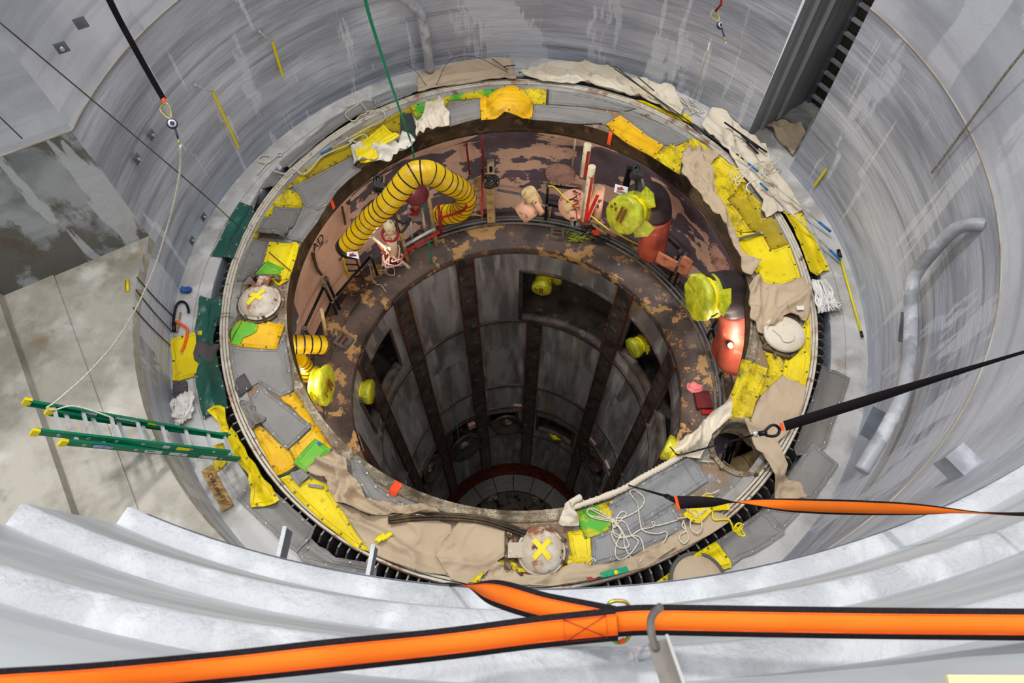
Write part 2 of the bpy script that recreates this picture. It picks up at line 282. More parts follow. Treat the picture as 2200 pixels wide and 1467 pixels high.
# grommet mesh shared by every tarp
gb = MB(); gb.lathe([(.009, .003), (.017, .003), (.017, 0)], seg=10); gb.mi = 1; gb.lathe([(0, .001), (.009, .001)], seg=10)
go = gb.build('grommet', ['grommet_metal', 'hole'], org=(0, 0, 0)); GM = go.data; bpy.data.objects.remove(go)
GD = GM.copy(); GD.materials.clear(); GD.materials.append(MT['grommet_dark']); GD.materials.append(MT['hole'])
def pip(x, y, poly):
    c = False; n = len(poly)
    for i in range(n):
        (x1, y1), (x2, y2) = poly[i], poly[i - 1]
        if (y1 > y) != (y2 > y) and x < (x2 - x1) * (y - y1) / (y2 - y1 + 1e-12) + x1: c = not c
    return c
def cloth(name, label, k, pts, m, layer=1, amp=.008, fr=2.0, cat='tarp', group=None, grom=True, hem=True, bulge=None, step=.07, gfun=None, seed=None, rnd=0, gsp=.42):
    px = X(k, pts) if k else pts
    off0 = .006 + layer * .011
    G0 = gfun or (lambda x, y: ground(math.hypot(x, y)))
    base = []
    for u, v in px:
        z = 0
        for _ in range(3):
            p = HZ(u, v, z + off0); z = G0(p.x, p.y)
        base.append(V((p.x, p.y, 0)))
    if rnd: base = smooth(base, rnd, True)
    out = []
    n = len(base)
    for i in range(n):
        a, b = base[i], base[(i + 1) % n]; q = max(1, int((b - a).length / step))
        for j in range(q): out.append(a.lerp(b, j / q))
    sd = seed if seed is not None else (hash_s(label) % 997) * 1.37
    if hem or rnd:
        for i, p in enumerate(out):
            w = noise.noise(V((p.x * 5 + sd, p.y * 5, 0))) * (.008 + amp * .3); p.x += w; p.y += w * .7
    poly = [(p.x, p.y) for p in out]; N = len(poly)
    xs = [p[0] for p in poly]; ys = [p[1] for p in poly]; vs = [V(p) for p in poly]
    mx = sum(xs) / N; my = sum(ys) / N; sxx = sum((a - mx) ** 2 for a in xs); syy = sum((b - my) ** 2 for b in ys); sxy = sum((a - mx) * (b - my) for a, b in poly)
    th = .5 * math.atan2(2 * sxy, sxx - syy); ux, uy = math.cos(th), math.sin(th)
    y = min(ys); row = 0
    st = step if amp < .02 else .034
    while y < max(ys):
        x = min(xs) + (row % 2) * st / 2
        while x < max(xs):
            if pip(x, y, poly) and min((x - a) ** 2 + (y - b) ** 2 for a, b in poly) > (st * .5) ** 2: vs.append(V((x, y)))
            x += st
        y += st * .866; row += 1
    res = delaunay_2d_cdt(vs, [(i, (i + 1) % N) for i in range(N)], [], 1, 1e-5)
    def hgt(x, y):
        w = V((noise.noise(V((x * 1.3 + sd, y * 1.3, 0))), noise.noise(V((x * 1.3, y * 1.3 + sd, 4))), 0)) * .5
        h = 1 - abs(noise.noise(V((x * fr + sd, y * fr, 1)) + w * fr) * 2.2)
        h2 = 1 - abs(noise.noise(V((x * fr * 2.3, y * fr * 2.3 + sd, 7)) + w * fr * 2) * 2.2)
        z = amp * (.7 * max(h, 0) ** 3 + .3 * max(h2, 0) ** 3)
        if amp >= .02:
            a_ = x * ux + y * uy; c_ = y * ux - x * uy; q = V((a_ * fr * .55 + sd, c_ * fr * 1.9, 2)) + w * fr * .9
            k1 = max(0, 1 - abs(noise.noise(q)) * 3.4); q2 = V((a_ * fr * 1.6, c_ * fr * 2.6 + sd, 5)) + w * fr * 1.5; k2 = max(0, 1 - abs(noise.noise(q2)) * 3.8)
            z = amp * (.3 * max(h, 0) + 1.35 * k1 ** 1.6 + .7 * k2 ** 1.6) * (1.7 if 'cloth' in m or 'canvas' in m else 1.0)
        if bulge:
            for bx, by, br, bh in bulge:
                d = math.hypot(x - bx, y - by) / br
                if d < 1: z += bh * (1 - d * d) ** .6
        return z + G0(x, y) + off0
    B = MB(); B.norec = True; vv = [B.b.verts.new((c.x, c.y, hgt(c.x, c.y))) for c in res[0]]
    for f in res[2]:
        fa = B.face([vv[i] for i in f], True)
        if fa: fa.normal_update(); (fa.normal.z < 0) and fa.normal_flip()
    be = [e for e in B.b.edges if e.is_boundary]
    low = {}
    for e in be:
        for q in e.verts:
            if q not in low: low[q] = B.b.verts.new(q.co - V((0, 0, min(.012, q.co.z - G0(q.co.x, q.co.y) + .002))))
    for e in be:
        a, b = e.verts; B.face((a, b, low[b], low[a]))
    mats = [m]
    gx = []
    if hem:
        mats.append('hem_yellow' if m.startswith('yellow') else 'hem'); B.mi = 1
        ar = sum(poly[i - 1][0] * poly[i][1] - poly[i][0] * poly[i - 1][1] for i in range(N)); sg = 1 if ar > 0 else -1
        ins = []
        for i in range(N):
            t = (out[(i + 2) % N] - out[i - 2]); t.normalize(); nn = V((-t.y, t.x, 0)) * sg; q = out[i] + nn * .055; ins.append((q, nn, pip(q.x, q.y, poly)))
            if grom and i % max(1, int(gsp / step)) == 2:
                g = out[i] + nn * .028
                if pip(g.x, g.y, poly): gx.append(g)
        for i in range(N):
            (a, na, oa), (b, nb, ob) = ins[i], ins[(i + 1) % N]
            if oa and ob and (a - b).length < step * 1.6:
                q = [V((p.x, p.y, hgt(p.x, p.y) + .003)) for p in (a, a + na * .0045, b + nb * .0045, b)]
                B.face([B.b.verts.new(p) for p in q])
    o = B.build(name, mats); tag(o, label, cat, group)
    w = V(o['_w'])
    for g in gx[:14]:
        c = bpy.data.objects.new('grommet', GD if m.startswith('yellow') else GM); COL.objects.link(c); c.parent = o
        c.location = V((g.x, g.y, hgt(g.x, g.y) + .003)) - w
    return o
def hash_s(s):
    h = 7
    for c in s: h = (h * 31 + ord(c)) % 1000003
    return h
def text(name, body, size, M, m, parent, ext=.001):
    cu = bpy.data.curves.new(name, 'FONT'); cu.body = body; cu.size = size; cu.align_x = 'CENTER'; cu.align_y = 'CENTER'; cu.extrude = ext
    t = bpy.data.objects.new('tmp', cu); COL.objects.link(t); bpy.context.view_layer.update()
    me = bpy.data.meshes.new_from_object(t.evaluated_get(bpy.context.evaluated_depsgraph_get())); bpy.data.objects.remove(t)
    w = V(parent['_w']) if '_w' in parent else V((0, 0, 0))
    me.transform(Matrix.Translation(-w) @ M); me.materials.clear(); me.materials.append(MT[m])
    o = bpy.data.objects.new(name, me); COL.objects.link(o); o.parent = parent; return o
def frame(o, x, n):
    n = V(n).normalized(); x = V(x); x = (x - n * x.dot(n)).normalized(); y = n.cross(x)
    return Matrix(((x.x, y.x, n.x, o[0]), (x.y, y.y, n.y, o[1]), (x.z, y.z, n.z, o[2]), (0, 0, 0, 1)))
# ================================================================== the setting
AF, AN = 179.0, 249.6          # far and near jamb of the gate opening
NA, NB = 27.2, 38.4            # niche
OD = V((-.849, -.528, 0))      # direction the opening runs outward
wb = MB(); wb.lathe([(5.82, -.1), (5.80, 1.1)], seg=40, a0=NB, a1=AF); wb.lathe([(5.82, -.1), (5.80, 1.1)], seg=60, a0=AF, a1=360 + NA)
struct(wb.build('wall_lower', 'wall_coat', org=(0, 0, 0)))
wb = MB(); wb.lathe([(5.80, 1.1), (5.70, 3.28)], seg=60, a0=NB, a1=AF); struct(wb.build('wall_far', 'wall_coat', org=(0, 0, 0)))
wb = MB(); wb.lathe([(5.70, 3.28), (5.69, 5.9)], seg=60, a0=NB, a1=AF); struct(wb.build('wall_far_upper', 'wall_pale_coat', org=(0, 0, 0)))
wb = MB(); wb.lathe([(5.80, 1.1), (5.70, 3.28)], seg=70, a0=AN, a1=360 + NA); struct(wb.build('wall_right', 'wall_coat', org=(0, 0, 0)))
wb = MB(); wb.lathe([(5.70, 3.28), (5.69, 5.9)], seg=70, a0=AN, a1=360 + NA); struct(wb.build('wall_right_upper', 'wall_pale_coat', org=(0, 0, 0)))
def stepring(a0, a1, nm, seg):
    t = MB(); t.lathe([(5.69, 5.87), (5.70, 5.90), (5.79, 5.90)], seg=seg, a0=a0, a1=a1); t.lathe([(5.85, 6.52), (5.86, 6.55), (5.95, 6.55)], seg=seg, a0=a0, a1=a1)
    t.lathe([(6.02, 7.27), (6.03, 7.30), (6.11, 7.30)], seg=seg, a0=a0, a1=a1); struct(t.build('trim_' + nm[0], 'tread_paint', org=(0, 0, 0)))
    t = MB(); t.lathe([(5.79, 5.90), (5.85, 6.52)], seg=seg, a0=a0, a1=a1); t.lathe([(5.95, 6.55), (6.02, 7.27)], seg=seg, a0=a0, a1=a1); t.lathe([(6.11, 7.30), (6.13, 7.45), (6.22, 7.62), (6.42, 7.8), (6.6, 8.1)], seg=seg, a0=a0, a1=a1)
    struct(t.build('wall_' + nm[1], 'riser_coat', org=(0, 0, 0)))
stepring(AN - 1, 360 + NA, ('1', 'upper_near'), 260); stepring(NB, AF, ('2', 'upper_far'), 70)
t = MB(); t.lathe([(5.702, 3.268), (5.69, 3.273), (5.69, 3.287), (5.70, 3.292)], seg=70, a0=NB, a1=AF); t.lathe([(5.702, 3.268), (5.69, 3.273), (5.69, 3.287), (5.70, 3.292)], seg=80, a0=AN, a1=360 + NA)
struct(t.build('trim_3', 'seam', org=(0, 0, 0)))
t = MB(); t.lathe([(6.6, 8.1), (9.5, 8.1)], seg=60, a0=AN, a1=360 + AF); struct(t.build('floor_operating', 'ledge_concrete', org=(0, 0, 0)))
# gate opening on the left: jambs, floor, far end
cf = pol(5.80, AF); cn = pol(5.80, AN)
t = MB(); a = V((cf.x, cf.y, 1.1)); b = a + OD * 7; c3 = pol(5.70, AF, 3.28); t.plane4(b, a, c3, V((b.x, b.y, 3.28)), 8, 2); struct(t.build('wall_jamb_lower', 'wall_dark_coat', org=(0, 0, 0)))
t = MB(); a = pol(5.70, AF, 3.26); b = V((cf.x, cf.y, 3.26)) + OD * 7; t.plane4(b, a, pol(5.68, AF, 5.92), V((b.x, b.y, 5.92)), 8, 3); t.plane4(V((b.x, b.y, 5.9)), pol(5.66, AF, 5.9), pol(6.0, AF, 8.1), V((b.x, b.y, 8.1)), 8, 3); struct(t.build('wall_jamb_upper', 'wall_pale_coat', org=(0, 0, 0)))
t = MB(); a = pol(5.70, AF, 3.28); t.tube([a, V((cf.x, cf.y, 3.28)) + OD * 7], .014, 6); struct(t.build('trim_4', 'seam', org=(0, 0, 0)))
t = MB(); a = V((cn.x, cn.y, 1.1)); b = a + OD * 7; t.plane4(a, b, b + V((0, 0, 4.75)), a + V((0, 0, 4.75)), 8, 2); struct(t.build('wall_jamb_near', 'wall_pale_coat', org=(0, 0, 0)))
t = MB(); a = cf + OD * 7; b = cn + OD * 7; t.plane4(V((a.x, a.y, 1.1)), V((b.x, b.y, 1.1)), V((b.x, b.y, 8.1)), V((a.x, a.y, 8.1)), 4, 4); struct(t.build('wall_end', 'wall_pale_coat', org=(0, 0, 0)))
arc = [pol(5.80, AF + (AN - AF) * i / 24) for i in range(25)]
t = MB(); t.prism([(p.x, p.y) for p in arc] + [tuple((cn + OD * 7)[:2]), tuple((cf + OD * 7)[:2])], .9, 1.1); struct(t.build('floor_gate', 'floor_concrete', org=(0, 0, 0)))
NPn = V((-OD.y, OD.x, 0))
def slab(u1, v1, u2, v2, h, nm):
    p, q = HZ(u1, v1, 1.1 + h), HZ(u2, v2, 1.1 + h); d = (q - p).normalized(); p = p - d * .4; 
    s_ = (cf - p).dot(NPn); q = q + d * 3
    t = MB(); t.prism([tuple(p[:2]), tuple(q[:2]), tuple((q + OD * 7)[:2]), tuple((p + OD * 7)[:2])], 1.08, 1.1 + h); struct(t.build(nm, 'floor_concrete', org=(0, 0, 0)))
slab(118, 600, 235, 925, .03, 'floor_slab'); slab(2, 657, 95, 930, .20, 'floor_raised')
# niche with guide slot on the right
t = MB(); H_ = 8.2
for (ra, aa, rb, ab, n) in ((5.82, NB, 6.3, NB + .5, 3), (6.3, NB + .5, 6.32, NB - .1, 1), (6.32, NB - .1, 6.8, NB + .3, 2), (6.8, NB + .3, 6.82, NB - .3, 1), (6.82, NB - .3, 7.85, NB + .1, 3), (7.85, NB + .1, 7.9, NA - .8, 4), (7.9, NA - .8, 5.82, NA, 3)):
    a, b = pol(ra, aa, -.3), pol(rb, ab, -.3); t.plane4(a, b, b + V((0, 0, H_)), a + V((0, 0, H_)), n, 6)
struct(t.build('wall_niche', 'niche_steel', org=(0, 0, 0)))
t = MB(); t.prism([tuple(pol(r, a)[:2]) for r, a in ((5.82, NB), (5.82, (NA + NB) / 2), (5.82, NA), (7.9, NA - .8), (7.9, NB + .5), (6.3, NB + .5))], -.6, -.3); struct(t.build('floor_niche', 'ledge_concrete', org=(0, 0, 0)))
# ledge round the well, dark gap, seal plate
t = MB(); t.lathe([(5.20, -.8), (5.20, -.1), (5.24, -.08)], seg=120); struct(t.build('trim_5', 'rim_steel', org=(0, 0, 0)))
t = MB(); t.lathe([(5.24, -.08), (5.46, -.083), (5.462, -.10), (5.474, -.10), (5.476, -.083), (5.83, -.085)], seg=120, smooth=False); t.lathe([(5.80, -.086), (5.95, -.3)], seg=12, a0=NA, a1=NB); struct(t.build('floor', 'ledge_concrete', org=(0, 0, 0)))
t = MB(); t.lathe([(5.3, -.8), (4.8, -.8)], seg=80); struct(t.build('floor_gap', 'gap_dark', org=(0, 0, 0)))
HM = GP(1588, 960, 0.0); HMr = .40
def fill2d(circles, z, nm, m):
    cu = bpy.data.curves.new(nm, 'CURVE'); cu.dimensions = '2D'; cu.fill_mode = 'BOTH'
    for cx, cy, r, n in circles:
        sp = cu.splines.new('POLY'); sp.points.add(n - 1); sp.use_cyclic_u = True
        for i in range(n): sp.points[i].co = (cx + r * math.cos(2 * math.pi * i / n), cy + r * math.sin(2 * math.pi * i / n), 0, 1)
    o = bpy.data.objects.new('t', cu); COL.objects.link(o); bpy.context.view_layer.update()
    me = bpy.data.meshes.new_from_object(o.evaluated_get(bpy.context.evaluated_depsgraph_get())); bpy.data.objects.remove(o)
    me.materials.clear(); me.materials.append(MT[m]); o = bpy.data.objects.new(nm, me); o.location = (0, 0, z); COL.objects.link(o); return o
struct(fill2d([(0, 0, 4.86, 160), (0, 0, 4.0, 140), (HM.x, HM.y, HMr, 40)], 0, 'floor_plate', 'plate_paint'))
t = MB(); t.lathe([(4.86, -.02), (4.86, -4.2)], seg=100); struct(t.build('wall_gap', 'gap_dark', org=(0, 0, 0)))
# drywell: bulb wall and deck
t = MB(); t.lathe([(3.93, -.38), (4.35, -1.0), (4.62, -1.9), (4.75, -3.0), (4.85, -4.05)], seg=100, a0=-190, a1=142); struct(t.build('wall_drywell', 'drywell_peel', org=(0, 0, 0)))
t = MB(); t.lathe([(3.93, -.38), (4.35, -1.0), (4.62, -1.9), (4.75, -3.0), (4.85, -4.05)], seg=24, a0=142, a1=170); struct(t.build('wall_drywell_left', 'drywell_peach', org=(0, 0, 0)))
t = MB(); t.lathe([(4.9, -4.0), (3.72, -4.0), (3.70, -4.06), (3.72, -4.3)], seg=100); struct(t.build('floor_deck', 'deck_peel', org=(0, 0, 0)))
# pit liner with openings
ZT, ZB = -4.06, -22.6
OPN = [(47, 88, -5.05, -7.55), (12, 38, -5.0, -6.9), (150, 182, -4.9, -7.0), (-20, 6, -4.9, -6.6), (88.5, 106, -14.9, -16.2), (115, 137, -14.7, -16.9), (50, 75, -15.0, -16.6), (20, 40, -14.9, -16.9), (144, 166, -14.9, -16.9)]
t = MB(); zz = [ZT, -4.9, -5.05, -6.0, -6.6, -6.9, -7.0, -7.55, -9.5, -12.3, -14.7, -14.9, -15.0, -16.2, -16.6, -16.9, -19, ZB]
for a in range(-180, 180):
    for z1, z2 in zip(zz, zz[1:]):
        zc = (z1 + z2) / 2
        if any(o[0] <= a + .5 <= o[1] and o[3] <= zc <= o[2] for o in OPN): continue
        A, B, C_, D_ = pol(3.72, a, z1), pol(3.72, a + 1, z1), pol(3.72, a + 1, z2), pol(3.72, a, z2)
        f = t.face([t.b.verts.new(p) for p in (A, B, C_, D_)])
        pi_ = int((a + 195) // 30) * 7.3 + (0 if z1 > -7.6 else 31.7 if z1 > -12.3 else 57.1)
        for lp, (aa, z_) in zip(f.loops, ((a, z1), (a + 1, z1), (a + 1, z2), (a, z2))): lp[t.uv].uv = (R(aa) * 3.72 + pi_, z_)
bmesh.ops.remove_doubles(t.b, verts=t.b.verts, dist=.0001); struct(t.build('wall_pit', 'liner_steel', org=(0, 0, 0)))
t = MB(); t.lathe([(3.72, -4.75), (4.75, -4.75), (4.75, -7.6), (3.72, -7.56)], seg=80, smooth=False); t.lathe([(3.72, -14.6), (4.6, -14.6), (4.6, -17), (3.72, -16.95)], seg=80, smooth=False); struct(t.build('wall_recess', 'column_steel', org=(0, 0, 0)))
t = MB()
for a0, a1, z0, z1 in OPN:
    for zc in (z0, z1): t.lathe([(3.66, zc - .04), (3.66, zc + .04), (3.9, zc + .04)], seg=24, a0=a0, a1=a1)
    for aa in (a0, a1): t.bar(pol(3.7, aa, z0), pol(3.7, aa, z1), .06, .1)
struct(t.build('trim_6', 'column_steel', org=(0, 0, 0)))
t = MB(); t.lathe([(3.72, ZB + .9), (3.6, ZB + .7), (3.55, ZB + .1), (3.40, ZB + .08), (3.40, ZB)], seg=80); struct(t.build('trim_7', 'red_lead', org=(0, 0, 0)))
o = fill2d([(0, 0, 3.72, 80)], ZB - .05, 'floor_pit', 'gap_dark'); struct(o)
# ================================================================== ring fittings
t = thing('rail_track', 'three cream and rust coloured ridges running round the outside of the annular plate', 'track', (0, 0, 0))
b = MB()
for r_ in (4.855, 4.905, 4.955):
    b.lathe([(r_ - .02, .0), (r_ - .018, .058), (r_ - .012, .066), (r_ + .012, .066), (r_ + .018, .058), (r_ + .02, .0)], seg=160)
b.build('ridge', 'rail_cream', t)
b = MB(); b.lathe([(4.83, .0), (4.83, .03), (4.985, .03), (4.985, -.10), (4.98, -.12)], seg=160, smooth=False); b.build('base_ring', 'rail_groove', t)
b = MB(); b.lathe([(4.70, 0), (4.705, .025), (4.835, .03)], seg=160, smooth=False); b.build('inner_band', 'band_gray', t)
angs = [a for lo, hi in ((160, 216), (228, 262), (284, 332), (-28, 22), (131, 159)) for a in [lo + k * 1.75 for k in range(int((hi - lo) / 1.75))]]
def finm(a, b):
    a_ = R(a); er = V((math.cos(a_), math.sin(a_), 0)); et = V((-math.sin(a_), math.cos(a_), 0))
    vs = [er * r_ + V((0, 0, z)) for r_, z in ((4.98, -.03), (5.06, -.03), (5.16, -.14), (5.16, -.42), (4.98, -.42))]
    A = [b.b.verts.new(p + et * .013) for p in vs]; B2 = [b.b.verts.new(p - et * .013) for p in vs]; b.face(A); b.face(B2[::-1])
    for i in range(5): b.face((A[i], A[(i + 1) % 5], B2[(i + 1) % 5], B2[i]))
b = MB(); finm(0, b); f0 = b.build('fin', 'fin_steel', t, ); fl = []
for i, a in enumerate(angs[:100]):
    o = f0 if i == 0 else f0.copy()
    if i: COL.objects.link(o); o.parent = t
    o.rotation_euler.z = R(a)
t = thing('well_flange', 'speckled beige raised flange with a brown steel skirt rimming the central well', 'flange', (0, 0, 0))
b = MB(); b.lathe([(4.06, 0), (4.055, .035), (4.0, .05), (3.965, .028), (3.955, .02), (3.945, .03), (3.905, .05), (3.895, .04)], seg=160); b.build('flange_lip', 'flange_speckle', t)
b = MB(); b.lathe([(3.895, .045), (3.895, -.26), (3.915, -.27), (3.905, -.30), (3.93, -.38)], seg=160, smooth=False); b.build('skirt', 'rim_rust', t)
for i, (u1, u2) in enumerate((((1312, 286), (1304, 322)), ((711, 430), (720, 455)), ((1590, 800), (1572, 830)))):
    a1 = CY(*u1, 3.89); a = math.degrees(math.atan2(a1.y, a1.x)); b = MB()
    b.lathe([(4.0, .056), (3.96, .034), (3.905, .056), (3.885, .046), (3.883, -.24 if i < 2 else -.1)], seg=3, a0=a - .55, a1=a + .55); o = b.build('orange_mark', 'orange_plain', t); o['label'] = 'bright orange paint mark'
a1 = HZ(848, 1051, .04); a = math.degrees(math.atan2(a1.y, a1.x)); b = MB(); b.lathe([(4.10, .008), (4.06, .04), (4.0, .056), (3.96, .034), (3.90, .056)], seg=3, a0=a - .9, a1=a + .9); o = b.build('orange_mark', 'orange_paint', t); o['label'] = 'sprayed orange red paint mark'

